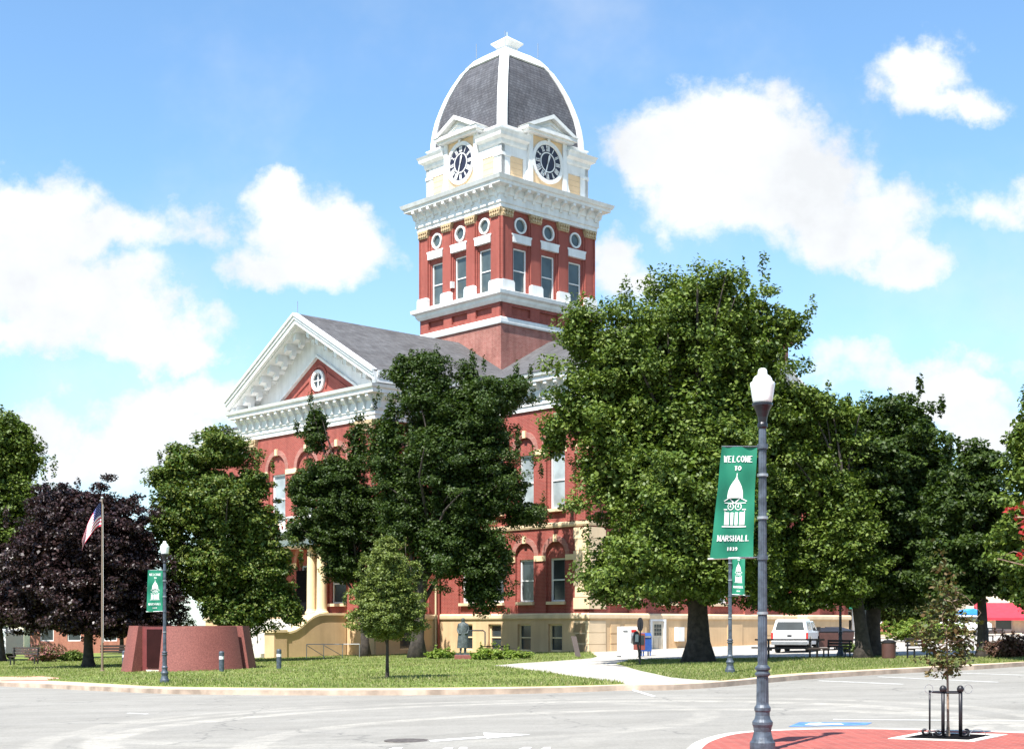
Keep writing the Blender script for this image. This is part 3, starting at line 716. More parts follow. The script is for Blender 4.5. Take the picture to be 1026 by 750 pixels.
# far trees behind the square
for i, (px, Y, tp, w, mt, lb) in enumerate([(122,118,600,34,'leaf_deep','low green tree in the distance left of the monument'),(60,150,602,40,'leaf_deep','distant green tree behind the orange brick house'),
        (915,112,585,40,'leaf_deep','distant green tree behind the litter bin'),(945,125,612,22,'leaf_mid','distant tree left of the red awning'),(1040,140,560,60,'leaf_deep','distant tree behind the right-hand shops'),(840,150,560,60,'leaf_deep','distant tree behind the brown dumpsters'),(-60,120,520,70,'leaf_mid','distant tree beyond the left edge')]):
    b = on_ground(px, Y)
    make_tree('distant_tree', lb, 'tree', b, [lob(b,px,(tp+640)/2-8,w,(640-tp)/2), lob(b,px-w*.4,(tp+640)/2,w*.6,(640-tp)*.35), lob(b,px+w*.4,(tp+640)/2-3,w*.6,(640-tp)*.4)],
              (.2, 1.2), MAT[mt], 150, 45, .3, .8, 30+i, limbs=8, shoots=.2, group='trees in the distance')
def sapling():
    b = ground(950, 737); 
    return make_tree('sapling', 'thin young tree with sparse leaves inside the black iron guard', 'tree', b,
        [lob(b,948,655,20,30), lob(b,945,625,26,26), lob(b,952,600,17,24), lob(b,943,572,9,22), lob(b,965,640,14,20), lob(b,930,630,12,16)],
        (.019, .9), MAT['leaf_olive'], 190, 13, .062, .12, 40, MAT['bark_light'], limbs=12, shoots=.3, fill=0)
sapling()
b = on_ground(1085, 14.5)
make_tree('red_leaved_tree', 'tree with red autumn leaves reaching in from the right edge', 'tree', b,
    [lob(b,1085,520,50,40), lob(b,1032,510,26,8), lob(b,1034,550,22,7), lob(b,1030,528,14,6)], (.04, 1.3), MAT['leaf_red'], 80, 14, .07, .10, 41, MAT['bark_light'], limbs=26, shoots=.1, fill=0)
# shrubs
def shrub(px, py, w, h, mat, label, seed, n=70, per=50, size=.09, name='shrub', cat='shrub', Y=None):
    b = ground(px, py) if Y is None else on_ground(px, Y)
    if Y: py = HY+(EYE-b.z)*F/Y
    make_tree(name, label, cat, b, [lob(b,px,py-h*.45,w*.5,h*.5), lob(b,px-w*.2,py-h*.35,w*.3,h*.35), lob(b,px+w*.25,py-h*.4,w*.28,h*.38)], (.05, .1), MAT[mat], n, per, size, .2, seed, limbs=8, shoots=.25, trunk_name='stem')
shrub(43, 663, 34, 20, 'leaf_pink', 'flowering shrub with pink blossom left of the purple tree trunk', 50, 90)
shrub(72, 662, 26, 12, 'leaf_mid', 'low green shrub between the pink shrub and the purple tree trunk', 51)
shrub(205, 661, 40, 12, 'leaf_deep', 'low shrub hidden behind the granite monument', 52)
shrub(1012, 659, 40, 24, 'leaf_rust', 'purple-brown clipped shrub at the right edge of the lawn', 53, 110)
shrub(925, 650, 74, 24, 'weed', 'wide light green hedge behind the park bench', 54, 150, 60, .14, Y=84)
shrub(880, 656, 30, 14, 'leaf_mid', 'small green shrub left of the litter bin', 55)
shrub(855, 653, 26, 9, 'leaf_mid', 'low green plants at the foot of the brick shop', 56)
for px, py, w, h, sd, lb in [(440,659.5,26,9,57,'clump of tall weeds left of the bronze statue'),(490,660.5,34,12,58,'clump of tall weeds right of the bronze statue'),(515,660,30,9,59,'low weeds in front of the basement window')]:
    shrub(px, py, w, h, 'weed', lb, sd, 70, 40, .12, 'weed_clump', 'weeds')

exec_court = True
# ------------------------------------------------------------------ courthouse
COURT = thing('courthouse', 'red brick courthouse with white cornices, pediment and domed clock tower', 'courthouse', (4.08, 75, 0), math.atan2(.679, .734))
def face_f(a, d, z): return (-d, a, z)               # plane x'=0, facing -x'
def face(v0=None, u0=None, v1=None, u1=None):
    if v0 is not None: return lambda a, d, z: (v0-d, a, z)
    if u0 is not None: return lambda a, d, z: (a, u0-d, z)
    if v1 is not None: return lambda a, d, z: (v1+d, a, z)
    return lambda a, d, z: (a, u1+d, z)
def arch_wall(mb, a0, a1, z0, z1, d0, d1, ops):
    cur = a0
    for (ac, hw, zb, zs, arched) in sorted(ops):
        if ac-hw > cur: mb.box(cur, ac-hw, d0, d1, z0, z1)
        if zb > z0: mb.box(ac-hw, ac+hw, d0, d1, z0, zb)
        if arched:
            n = 14
            for i in range(n):
                A = math.pi*i/n; B = math.pi*(i+1)/n
                x0, y0, x1, y1 = ac+hw*math.cos(A), zs+hw*math.sin(A), ac+hw*math.cos(B), zs+hw*math.sin(B)
                mb.prism([(x0, y0), (x0, z1), (x1, z1), (x1, y1)], d0, d1)
        elif zs < z1: mb.box(ac-hw, ac+hw, d0, d1, zs, z1)
        cur = ac+hw
    if cur < a1: mb.box(cur, a1, d0, d1, z0, z1)
def window(xf, ac, hw, z0, z1, d, pane='glass', name='window', sill=True, frame='white', mid=True, arch=False):
    fr = MB(xf); t = .09
    fr.box(ac-hw, ac-hw+t, d-.1, d+.02, z0, z1); fr.box(ac+hw-t, ac+hw, d-.1, d+.02, z0, z1)
    fr.box(ac-hw+t, ac+hw-t, d-.1, d+.02, z1-t, z1); fr.box(ac-hw+t, ac+hw-t, d-.1, d+.02, z0, z0+t)
    if mid: fr.box(ac-hw+t, ac+hw-t, d-.08, d-.005, (z0+z1)/2-.035, (z0+z1)/2+.035)
    w = fr.build(name, MAT[frame], COURT)
    MB(xf).box(ac-hw+t*.5, ac+hw-t*.5, d-.09, d-.06, z0+t*.5, z1-t*.5).build('pane', MAT[pane], w)
    if sill: MB(xf).box(ac-hw-.12, ac+hw+.12, d-.02, .10, z0-.17, z0-.003).build('sill', MAT['beige_trim'], w)
    return w
wall = MB(); base_w = MB(); trim = MB(); arches = MB(); 
OUT = [(0,0),(0,12.6),(-4.6,12.6),(-4.6,26.5),(0,26.5),(0,39),(24,39),(24,0),(19.5,0),(19.5,.75),(4.5,.75),(4.5,0)]
# travel order so that outward is on the right-hand side of travel
PATH = OUT
inset_core = .4
core = MB()
core.box(.4, 23.6, 1.2, 38.6, -1, 13.4); core.box(-4.2, 1, 13, 26.1, -1, 13.4)
core.build('core_wall', MAT['brick'], COURT)
def facade(xf, a0, a1, cents, hwo, hwi, back=False, base_open=True, rows=((2.3, 6.95, 5.45, 2.95, 5.3), (7.25, 13.5, 11.3, 8.0, 11.1)), blinds=(1,)):
    wm = MB(xf); bm_ = MB(xf); am = MB(xf); tm = MB(xf)
    bops = [(c, .54, .22, 1.72, False) for c in cents] if base_open else []
    arch_wall(bm_, a0, a1, -1, 2.02, -.4, .06, bops)
    for c in (cents if base_open else []):
        window(xf, c, .54, .22, 1.72, -.12, 'glass', sill=False, frame='cream')
    for ri, (z0, z1, zs, wb, wt) in enumerate(rows):
        arch_wall(wm, a0, a1, z0, z1, -.13, 0, [(c, hwo, z0, zs, True) for c in cents])
        arch_wall(wm, a0, a1, z0, z1, -.4, -.132, [(c, hwi, wb, wt, False) for c in cents])
        for c in cents:
            ar = MB(xf).ring(c, zs, hwo+.002, hwo+.30, -.1, .05, 0, math.pi, 16).build('arch', MAT['brick_arch'], COURT)
            MB(xf).box(c-.11, c+.11, -.05, .12, zs+hwo-.04, zs+hwo+.36).build('keystone', MAT['cream'], ar)
            window(xf, c, hwi-.002, wb, wt, -.24, 'glass_blind' if (ri in blinds) else 'glass')
        # impost band between the arches
        edges = [a0]+[x for c in sorted(cents) for x in (c-hwo, c+hwo)]+[a1]
        for i in range(0, len(edges), 2):
            if edges[i+1]-edges[i] > .05: MB(xf).box(edges[i]+.002, edges[i+1]-.002, -.05, .07, zs-.28, zs+.02).build('impost_block', MAT['cream'], COURT)
    wm.build('brick_wall', MAT['brick'], COURT); bm_.build('basement_wall', MAT['beige'], COURT)
wing_c = [2.5, 4.95, 7.4, 9.85]
facade(face(v0=0), 0, 12.6, wing_c, .78, .56)
facade(face(v0=0), 26.5, 39, [29.2, 31.6, 34.1, 36.5], .78, .56)
facade(face(v0=-4.6), 12.6, 26.5, [16.3, 19.5, 22.7], 1.0, .72, base_open=False)
facade(face(u0=12.6), -4.6, 0, [-2.3], .8, .56)
facade(face(u1=26.5), -4.6, 0, [-2.3], .8, .56)
facade(face(u0=0), 0, 4.5, [2.4], .78, .56, base_open=False)
facade(face(u0=.75), 4.5, 19.5, [7.2, 12, 16.8], 1.0, .72, base_open=False)
facade(face(u0=0), 19.5, 24, [21.7], .78, .56, base_open=False)
facade(face(v1=24), 0, 39, [4, 9, 14, 19.5, 25, 30, 35], .78, .56)
facade(face(u1=39), 0, 24, [4, 8, 12, 16, 20], .78, .56)
# string courses that run round the whole building
sc = MB()
sc.sweep(PATH, [(-.1, 2.0), (.14, 2.0), (.16, 2.06), (.16, 2.22), (.10, 2.31), (-.1, 2.31)])
sc.sweep(PATH, [(-.1, 6.95), (.08, 6.95), (.12, 7.05), (.12, 7.2), (-.1, 7.25)])
sc.build('string_course', MAT['beige_trim'], COURT)
# entablature
en = MB()
en.sweep(PATH, [(-.3, 13.48), (.10, 13.48), (.10, 13.72), (.16, 13.76), (.16, 13.98), (.22, 14.02), (.22, 14.55), (.34, 14.62), (.40, 14.86), (.74, 14.90), (.76, 15.12), (.86, 15.18), (.92, 15.36), (-.3, 15.40)])
en.build('entablature', MAT['white'], COURT)
def brackets(mb, xf, a0, a1, step, z0, z1, dmin, dmax, w):
    n = int((a1-a0)/step); off = ((a1-a0)-(n)*step)/2
    for i in range(n+1):
        a = a0+off+i*step; m = MB(xf)
        m.prism_a([(dmin, z0), (dmin+.12, z0), (dmin+.2, z0+(z1-z0)*.45), (dmax-.08, z1-.2), (dmax, z1-.17), (dmax, z1), (dmin, z1)], a-w/2, a+w/2)
        m.build(mb, MAT['white'], COURT)
for xf, a0, a1 in [(face(v0=0), 0, 12.4), (face(v0=0), 26.7, 39), (face(v0=-4.6), 12.3, 26.8), (face(u0=12.6), -4.6, -.2), (face(u0=0), -.2, 4.4), (face(u0=.75), 4.7, 19.3), (face(u0=0), 19.7, 24)]:
    brackets('bracket', xf, a0, a1, .78, 14.12, 14.9, .2, .68, .24)
# corner piers of rusticated pale stone
q = MB()
for k in range(12):
    z0 = -.6+.625*k
    if 1.9 < z0+.3 < 2.4: continue
    z1 = z0+.6
    if z1 > 6.9: z1 = 6.93
    if z0 > 6.8: break
    q.box(-.10, 1.2, -.10, .95+.12*(k % 2), z0, z1)
q.build('corner_pier', MAT['beige_trim'], COURT)
# pilasters with leafy capitals on the pavilion and the corners
pil = MB(); cap = MB()
def pilaster(xf, a, w, z0, z1, d, zc=.62):
    m = MB(xf); m.box(a-w/2, a+w/2, -.05, d, z0, z1-zc); pl_ = m.build('pilaster', MAT['brick'], COURT)
    c = MB(xf); h = z1-zc
    c.prism([(a-w/2-.03, h), (a+w/2+.03, h), (a+w/2+.02, h+.2), (a+w/2+.10, h+zc-.1), (a+w/2+.12, h+zc), (a-w/2-.12, h+zc), (a-w/2-.10, h+zc-.1), (a-w/2-.02, h+.2)], -.05, d+.1)
    for i in range(4):
        t = a-w/2+w*(i+.5)/4; c.ring(t, h+.22, 0, .09, d+.05, d+.16, n=8); c.ring(t, h+.42, 0, .08, d+.08, d+.2, n=8)
    c.build('capital', MAT['capital'], pl_)
for a in (13.0, 13.85, 25.25, 26.1): pilaster(face(v0=-4.6), a, .62, 2.31, 13.48, .14)
for a in (-4.2, -.4): pilaster(face(u0=12.6), a, .6, 2.31, 13.48, .12)
for a in (.45, 1.25, 11.9): pilaster(face(v0=0), a, .6, 7.25, 13.48, .12)
for a in (.45, 3.9): pilaster(face(u0=0), a, .6, 7.25, 13.48, .12)
for a in (5.0, 9.6, 14.4, 19.0): pilaster(face(u0=.75), a, .6, 2.31, 13.48, .12)
# gables
def gable(xf, ac, half, ze, zr, dfront, dwall, dback, round_win=True):
    """xf maps (a, d, z) with d = outward from the wall plane"""
    sl = (zr-ze)/half
    r = MB(xf); r.prism([(ac-half, ze-.10), (ac-half, ze), (ac, zr), (ac, zr-.13)], dback, dfront); r.prism([(ac, zr-.13), (ac, zr), (ac+half, ze), (ac+half, ze-.10)], dback, dfront)
    r.build('roof', MAT['roof'], COURT)
    w = MB(xf)
    def band(o0, o1, d0, d1, a_in=0):
        for s in (-1, 1):
            w.prism([(ac+s*half, ze-o0), (ac, zr-o0), (ac, zr-o1), (ac+s*half, ze-o1)], d0, d1)
    # crown mouldings of the raking cornice: stepped back as they go down
    band(-.02, .14, dfront-.25, dfront+.14); band(.142, .34, dfront-.25, dfront+.05); band(.342, .62, dfront-.25, dfront-.03); band(.55, .70, dwall, dfront-.252)
    # eaves fascia along the flanks
    for s in (-1, 1):
        e = ac+s*half
        w.prism([(e-.02*s, ze-.12), (e+.06*s, ze-.02), (e+.06*s, ze-.3), (e-.1*s, ze-.72), (e-.5*s, ze-.72), (e-.5*s, ze-.5)], dback, dfront-.252)
    # raking frieze on the gable wall, lower edge = red triangle
    hi = 4.15; zb = 15.72; zt = zb+hi*sl*1.02
    s_out_e = ze-.7; 
    for s in (-1, 1):
        w.prism([(ac+s*half, s_out_e), (ac, zr-.7), (ac, zt), (ac+s*hi, zb), (ac+s*half, zb)] if s_out_e > zb else [(ac+s*half, s_out_e), (ac, zr-.7), (ac, zt), (ac+s*hi, zb), (ac+s*(half-.1), s_out_e-.05)], dwall-.35, dwall)
        w.prism([(ac+s*(hi+.28), zb), (ac, zt+.17), (ac, zt), (ac+s*hi, zb)], dwall+.002, dwall+.12)
    w.box(ac-half+.3, ac+half-.3, dwall-.35, dwall+.06, 15.3, zb)
    # raking brackets
    n = 8
    for s in (-1, 1):
        for i in range(n):
            t = (i+.6)/(n+.35); a = ac+s*half*(1-t); zz = ze+(zr-ze)*t-.7; ww = .15
            za = lambda x: zr-sl*abs(x-ac)-.705
            w.prism([(a-ww, za(a-ww)), (a+ww, za(a+ww)), (a+ww, za(a+ww)-.42), (a-ww, za(a-ww)-.42)], dfront-1.15, dfront-.45)
            w.prism([(a-ww, za(a-ww)-.42), (a+ww, za(a+ww)-.42), (a+ww, za(a+ww)-.7), (a-ww, za(a-ww)-.7)], dfront-1.15, dfront-.85); w.prism([(a-ww*.7, za(a-ww)-.1), (a+ww*.7, za(a+ww)-.1), (a+ww*.7, za(a+ww)-.28), (a-ww*.7, za(a-ww)-.28)], dwall+.002, dfront-1.152)
    w.build('pediment', MAT['white'], COURT)
    t = MB(xf); t.prism([(ac-hi, zb), (ac, zt), (ac+hi, zb)], dwall-.34, dwall-.12)
    # sunk triangular mouldings
    for s in (-1, 1):
        t.prism([(ac+s*3.1, zb+.12), (ac+s*.95, zb+.12+1.2), (ac+s*.95, zb+.0+1.02), (ac+s*2.75, zb+.12)], dwall-.12, dwall-.05)
    t.ring(ac, zb+.95, .80, .95, -.12+dwall, dwall-.04, -.6, math.pi+.6, 20)
    t.build('tympanum', MAT['brick'], COURT)
    if round_win:
        f = MB(xf); zc = zb+.95; f.ring(ac, zc, .47, .66, dwall-.14, dwall+.02, n=28)
        f.box(ac-.03, ac+.03, dwall-.12, dwall-.04, zc-.47, zc+.47); f.box(ac-.47, ac+.47, dwall-.12, dwall-.045, zc-.03, zc+.03)
        f = f.build('round_window', MAT['white'], COURT); MB(xf).disc(ac, zc, .48, dwall-.125, dwall-.10).build('pane', MAT['glass'], f)
gable(face(v0=-4.6), 19.55, 7.9, 16.12, 20.55, .82, -.85, -13.2)
gable(face(u0=.75), 12.0, 7.9, 16.12, 20.55, .82, 0, -15.2)
gable(face(v1=24), 19.55, 7.9, 16.12, 20.55, .82, 0, -8.4, False)
gable(face(u1=39), 12.0, 7.9, 16.12, 20.55, .82, 0, -16, False)
# low hipped deck over the corner blocks
dk = MB(); dk.add([(-.95,-.95,15.38),(24.95,-.95,15.38),(24.95,39.95,15.38),(-.95,39.95,15.38),(6,6,17.6),(18,6,17.6),(18,33,17.6),(6,33,17.6)],
                  [(0,1,5,4),(1,2,6,5),(2,3,7,6),(3,0,4,7),(4,5,6,7),(3,2,1,0)])
dk.build('roof', MAT['roof'], COURT)
# chimney
c = MB(); c.box(18.6, 19.9, 1.7, 3.0, 15.5, 19.3).box(18.5, 20.0, 1.6, 3.1, 19.3, 19.5).box(18.42, 20.08, 1.52, 3.18, 19.5, 19.75)
c.build('chimney', MAT['brick_weathered'], COURT)
c = MB(); c.box(3.0, 4.0, 30, 31, 16, 19.0).box(2.9, 4.1, 29.9, 31.1, 19, 19.3); c.build('chimney', MAT['brick_weathered'], COURT)
# tower ---------------------------------------------------
TC = (12.02, 19.50); SX = 8.68/8.48; SY = 8.28/8.48; TH = 4.24
def tface(k):
    def f(a, d, z, k=k):
        r = TH+d
        x, y = [(-r, -a), (a, -r), (r, a), (-a, r)][k]
        return (TC[0]+x*SX, TC[1]+y*SY, z)
    return f
def tring(mb, prof, base=TH):
    h = base; path = [(-h,-h),(-h,h),(h,h),(h,-h)]
    m = MB(lambda x, y, z: (TC[0]+x*SX, TC[1]+y*SY, z)); m.sweep(path, prof)
    o = len(mb.v); mb.v += m.v; mb.f += [tuple(i+o for i in f) for f in m.f]
def join(mb, m): o = len(mb.v); mb.v += m.v; mb.f += [tuple(i+o for i in f) for f in m.f]
tw = MB(); tr_ = MB(); tcap = MB(); tcore = MB()
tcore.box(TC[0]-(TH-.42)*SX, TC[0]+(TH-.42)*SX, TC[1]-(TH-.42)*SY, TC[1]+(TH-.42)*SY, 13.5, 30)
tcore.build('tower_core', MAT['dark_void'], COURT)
lowt = MB()
tring(lowt, [(-.41, 15), (0, 15), (0, 21.2), (-.41, 21.2)]); lowt.build('tower_base', MAT['brick_weathered'], COURT)
tring(tr_, [(-.3, 21.2), (.10, 21.2), (.13, 21.3), (.13, 21.56), (.04, 21.64), (-.3, 21.64)])
tring(tr_, [(-.3, 22.6), (.08, 22.6), (.22, 22.78), (.26, 22.95), (.46, 23.05), (.50, 23.28), (.30, 23.36), (-.3, 23.36)])
tring(tr_, [(-.3, 28.70), (.16, 28.70), (.16, 28.92), (.24, 28.98), (.24, 29.45), (.34, 29.52), (.42, 29.9), (.80, 30.02), (.82, 30.2), (.92, 30.26), (1.02, 30.5), (-.6, 30.62)])
wins = (-2.5, 0, 2.5)
for k in range(4):
    xf = tface(k); m = MB(xf)
    # panel zone
    arch_wall(m, -TH, TH, 21.64, 22.6, -.16, 0, [(c_, .82, 21.85, 22.42, False) for c_ in wins]); m.box(-TH+.2, TH-.2, -.42, -.161, 21.64, 22.6)
    # window zone up to entablature, round openings done as arches top and bottom halves
    e = TH-.001*(k % 2)
    arch_wall(m, -e, e, 23.36, 27.0, -.42, -.12, [(c_, .58, 23.42, 26.3, False) for c_ in wins])
    for s, (z0_, z1_) in enumerate(((27.0, 28.7),)):
        cur = -e
        for c_ in wins:
            m.box(cur, c_-.5, -.42, -.12, 27.0, 28.7); zc = 27.82; n = 16
            for i in range(n):
                A = math.pi*i/n; B = math.pi*(i+1)/n; x0, x1 = c_+.5*math.cos(A), c_+.5*math.cos(B); y0, y1 = .5*math.sin(A), .5*math.sin(B)
                m.prism([(x0, zc+y0), (x0, 28.7), (x1, 28.7), (x1, zc+y1)], -.42, -.12); m.prism([(x0, zc-y0), (x0, 27.0), (x1, 27.0), (x1, zc-y1)], -.42, -.12)
            cur = c_+.5
        m.box(cur, e, -.42, -.12, 27.0, 28.7)
    # thin pilaster strips, doubled pilasters
    for pa, w in ((-3.78, .90), (-1.25, .86), (1.25, .86), (3.78, .90)):
        m.box(pa-w/2, pa+w/2, -.119, .07, 23.36, 28.15)
        m.box(pa-w/2-.14, pa+w/2+.14, -.119, -.03, 23.36, 28.3)
        t = MB(xf); t.prism([(pa-w/2-.1, 23.37), (pa+w/2+.1, 23.37), (pa+w/2+.1, 23.92), (pa+w/2, 24.05), (pa-w/2, 24.05), (pa-w/2-.1, 23.92)], -.1, .22); t.build('pilaster_base', MAT['white'], COURT)
        cp = MB(xf); cp.prism([(pa-w/2, 28.15), (pa+w/2, 28.15), (pa+w/2+.02, 28.4), (pa+w/2+.1, 28.6), (pa+w/2+.1, 28.7), (pa-w/2-.1, 28.7), (pa-w/2-.1, 28.6), (pa-w/2-.02, 28.4)], -.1, .17)
        for i in range(4):
            tt = pa-w/2+w*(i+.5)/4; cp.ring(tt, 28.32, 0, .10, .14, .24, n=8); cp.ring(tt, 28.52, 0, .08, .16, .27, n=8)
        cp.build('tower_capital', MAT['capital'], COURT)
    for c_ in wins:
        t = MB(xf); t.prism([(c_-.78, 26.62), (c_+.78, 26.62), (c_+.80, 27.0), (c_+.88, 27.08), (c_+.88, 27.16), (c_-.88, 27.16), (c_-.88, 27.08), (c_-.80, 27.0)], -.119, .12); t.build('lintel', MAT['white'], COURT)
    join(tw, m)
    if k < 2: brackets('tower_bracket', xf, -TH+.1, TH-.1, .82, 29.3, 30.0, .2, .78, .24)
    for c_ in wins:
        window(xf, c_, .578, 23.42, 26.3, -.22, 'glass_tower', 'tower_window', sill=False)
        f = MB(xf); f.ring(c_, 27.82, .41, .53, -.2, -.03, n=24); f = f.build('round_window', MAT['white'], COURT); MB(xf).disc(c_, 27.82, .44, -.2, -.17).build('pane', MAT['glass_tower'], f)
tw.build('tower_wall', MAT['brick'], COURT)
# clock stage
CH = 3.95
cs = MB(); sh = CH-TH
for k in range(4):
    xf = tface(k)
    m = MB(xf); e = CH
    m.box(-e, e, sh-.3, sh-.06, 30.5, 33.0)
    for (a0, a1) in ((-e, -e+.75), (-2.05, -1.72), (1.72, 2.05), (e-.75, e)): m.box(a0, a1, sh-.06, sh, 30.5, 33.0)
    m.box(-e, e, sh-.061, sh-.001, 32.35, 33.0); m.box(-e, e, sh-.061, sh+.02, 30.5, 30.85)
    m.box(-e, -e+.8, sh, sh+.06, 32.25, 32.45); m.box(e-.8, e, sh, sh+.06, 32.25, 32.45)
    # clock bay
    m.box(-1.70, 1.70, sh-.3, sh+.10, 30.5, 34.35)
    for s in (-1, 1): m.box(s*1.72 if s < 0 else 1.36, -1.36 if s < 0 else 1.72, sh+.10, sh+.22, 30.7, 34.2)
    for s in (-1, 1): m.prism([(s*1.72, 30.5), (s*2.25, 30.5), (s*2.2, 30.75), (s*1.95, 31.2), (s*1.85, 31.6), (s*1.72, 31.7)], sh, sh+.18)
    m.ring(0, 32.56, 1.20, 1.42, sh+.102, sh+.24, n=36)
    m.box(-.09, .09, sh+.2, sh+.32, 33.92, 34.12)
    # dormer pediment
    hh = 2.25; zb = 34.3; za = 35.62
    m.box(-hh, hh, -2.0+sh, sh+.72, zb, zb+.22); m.box(-hh+.2, hh-.2, -1.5+sh, sh+.55, zb-.16, zb)
    for s in (-1, 1): m.prism([(s*(hh+.06), zb+.22), (0, za), (0, za-.27), (s*(hh-.5), zb+.222)], -2.6+sh, sh+.78)
    m.prism([(-hh+.45, zb+.222), (0, za-.3), (hh-.45, zb+.222)], -2.6+sh, sh+.42)
    m.prism([(-1.1, zb+.32), (0, za-.52), (1.1, zb+.32), (.9, zb+.36), (0, za-.62), (-.9, zb+.36)], sh+.42, sh+.52)
    join(cs, m)
    p = MB(xf)
    for (a0, a1) in ((-3.18, -2.07), (2.07, 3.18)):
        for j in range(4): p.box(a0, a1, sh-.058, sh-.035, 30.86+.37*j, 30.86+.37*(j+1)-.02)
    p.box(-1.34, 1.34, sh+.101, sh+.125, 30.9, 34.1)
    p.build('clock_panel', MAT['panel'], COURT)
    # clock: black chapter ring, white numerals and hands
    ck = MB(xf); ck.disc(0, 32.56, 1.20, sh+.13, sh+.17, 40)
    ck = ck.build('clock_face', MAT['clock'], COURT)
    nm = MB(xf); d0, d1 = sh+.172, sh+.19
    nm.ring(0, 32.56, .60, .68, d0, d1, n=36); nm.ring(0, 32.56, 1.15, 1.198, d0, d1, n=36)
    numer = ['XII', 'I', 'II', 'III', 'IIII', 'V', 'VI', 'VII', 'VIII', 'IX', 'X', 'XI']
    for h, s in enumerate(numer):
        th = math.pi/2-h*math.pi/6; wd = {'I': .085, 'V': .15, 'X': .16}; tot = sum(wd[ch] for ch in s); x = -tot/2
        def P(x_, r): # local: x across, r radial
            return (math.cos(th)*r+math.sin(th)*x_, 32.56+math.sin(th)*r-math.cos(th)*x_)
        def stroke(xa, ra, xb, rb, w):
            dx, dr = xb-xa, rb-ra; l = math.hypot(dx, dr); nx, nr = -dr/l*w/2, dx/l*w/2
            nm.prism([P(xa+nx, ra+nr), P(xb+nx, rb+nr), P(xb-nx, rb-nr), P(xa-nx, ra-nr)], d0, d1)
        for ch in s:
            w = wd[ch]; c0 = x+w/2
            if ch == 'I': stroke(c0, .74, c0, 1.10, .05)
            elif ch == 'V': stroke(c0-.05, 1.10, c0, .74, .05); stroke(c0+.05, 1.10, c0, .74, .03)
            else: stroke(c0-.055, 1.10, c0+.055, .74, .05); stroke(c0+.055, 1.10, c0-.055, .74, .03)
            x += w
    nm.build('numerals', MAT['white'], ck)
    hd = MB(xf)
    def hand(ang, l, w):
        t = math.pi/2-ang; cx, cz = math.cos(t), math.sin(t)
        hd.prism([(-cz*w*.5, 32.56+cx*w*.5), (-cx*.2, 32.56-cz*.2), (cz*w*.5, 32.56-cx*w*.5), (cx*l*.7+cz*w, 32.56+cz*l*.7-cx*w), (cx*l, 32.56+cz*l), (cx*l*.7-cz*w, 32.56+cz*l*.7+cx*w)], sh+.21, sh+.23)
    hand(R(16), .58, .09); hand(R(198), 1.0, .055)
    hd.build('hands', MAT['white'], ck)
cs.build('clock_stage', MAT['white'], COURT)
for spans in (0,):
    for (p0, p1, p2) in (((-CH, -1.75), (-CH, -CH), (-1.75, -CH)), ((1.75, -CH), (CH, -CH), (CH, -1.75)), ((CH, 1.75), (CH, CH), (1.75, CH)), ((-1.75, CH), (-CH, CH), (-CH, 1.75))):
        for prf in ([(-.5, 32.98), (.04, 32.98), (.10, 33.1), (.12, 33.3), (.36, 33.44), (.40, 33.62), (.50, 33.8), (-.5, 33.86)], [(-.9, 33.80), (-.05, 33.80), (-.05, 34.16), (.02, 34.2), (.02, 34.27), (-.9, 34.32)]):
            m = MB(lambda x, y, z: (TC[0]+x*SX, TC[1]+y*SY, z)); m.sweep([p2, p1, p0], prf, False); join(tr_, m)
tr_.build('tower_cornice', MAT['white'], COURT)
# dome
prof = [(3.66, 34.25), (3.64, 34.8), (3.55, 35.6), (3.42, 36.3), (3.22, 37.05), (2.95, 37.9), (2.62, 38.7), (2.2, 39.55), (1.70, 40.2), (1.20, 40.68), (.80, 40.92)]
dm = MB(lambda x, y, z: (TC[0]+x*SX, TC[1]+y*SY, z)); vs = []; fs = []
for (h, z) in prof: vs += [(-h,-h,z),(h,-h,z),(h,h,z),(-h,h,z)]
for i in range(len(prof)-1):
    for k in range(4): j = (k+1) % 4; fs.append((i*4+k, i*4+j, i*4+4+j, i*4+4+k))
fs.append((3,2,1,0)); fs.append(tuple(len(prof)*4-4+k for k in range(4)))
dm.add(vs, fs); dm.build('dome', MAT['slate'], COURT)
rb = MB(lambda x, y, z: (TC[0]+x*SX, TC[1]+y*SY, z))
for (sx, sy) in ((-1,-1),(1,-1),(1,1),(-1,1)):
    V_ = []; F_ = []
    for (h, z) in prof:
        w = .40*(.75+.25*h/3.66); o = .09
        V_ += [(sx*(h+o), sy*(h+o), z+.02), (sx*(h-w), sy*(h+o), z+.02), (sx*(h-w), sy*(h-.1), z), (sx*(h-.1), sy*(h-w), z), (sx*(h+o), sy*(h-w), z+.02)]
    for i in range(len(prof)-1):
        for k in range(5): j = (k+1) % 5; F_.append((i*5+k, i*5+j, i*5+5+j, i*5+5+k))
    F_.append((0,1,2,3,4)); F_.append(tuple(len(prof)*5-5+k for k in range(5)))
    rb.add(V_, F_)
rb.build('dome_rib', MAT['white'], COURT)
tp = MB(lambda x, y, z: (TC[0]+x*SX, TC[1]+y*SY, z))
def sqprof(pr):
    V_ = []; F_ = []
    for (h, z) in pr: V_ += [(-h,-h,z),(h,-h,z),(h,h,z),(-h,h,z)]
    for i in range(len(pr)-1):
        for k in range(4): j = (k+1) % 4; F_.append((i*4+k, i*4+j, i*4+4+j, i*4+4+k))
    F_.append((3,2,1,0)); F_.append(tuple(len(pr)*4-4+k for k in range(4))); tp.add(V_, F_)
sqprof([(1.98,39.86),(2.06,39.93),(1.62,40.5),(1.12,40.86),(.8,41.0),(.54,41.06),(.52,41.34),(.60,41.42),(.74,41.56),(.80,41.62),(.80,41.70),(.5,41.9),(.2,42.1),(.1,42.18)])
tp.tube([(0, 0, 42.15), (0, 0, 42.5)], .02, 6)
tp.build('dome_cap', MAT['white'], COURT)
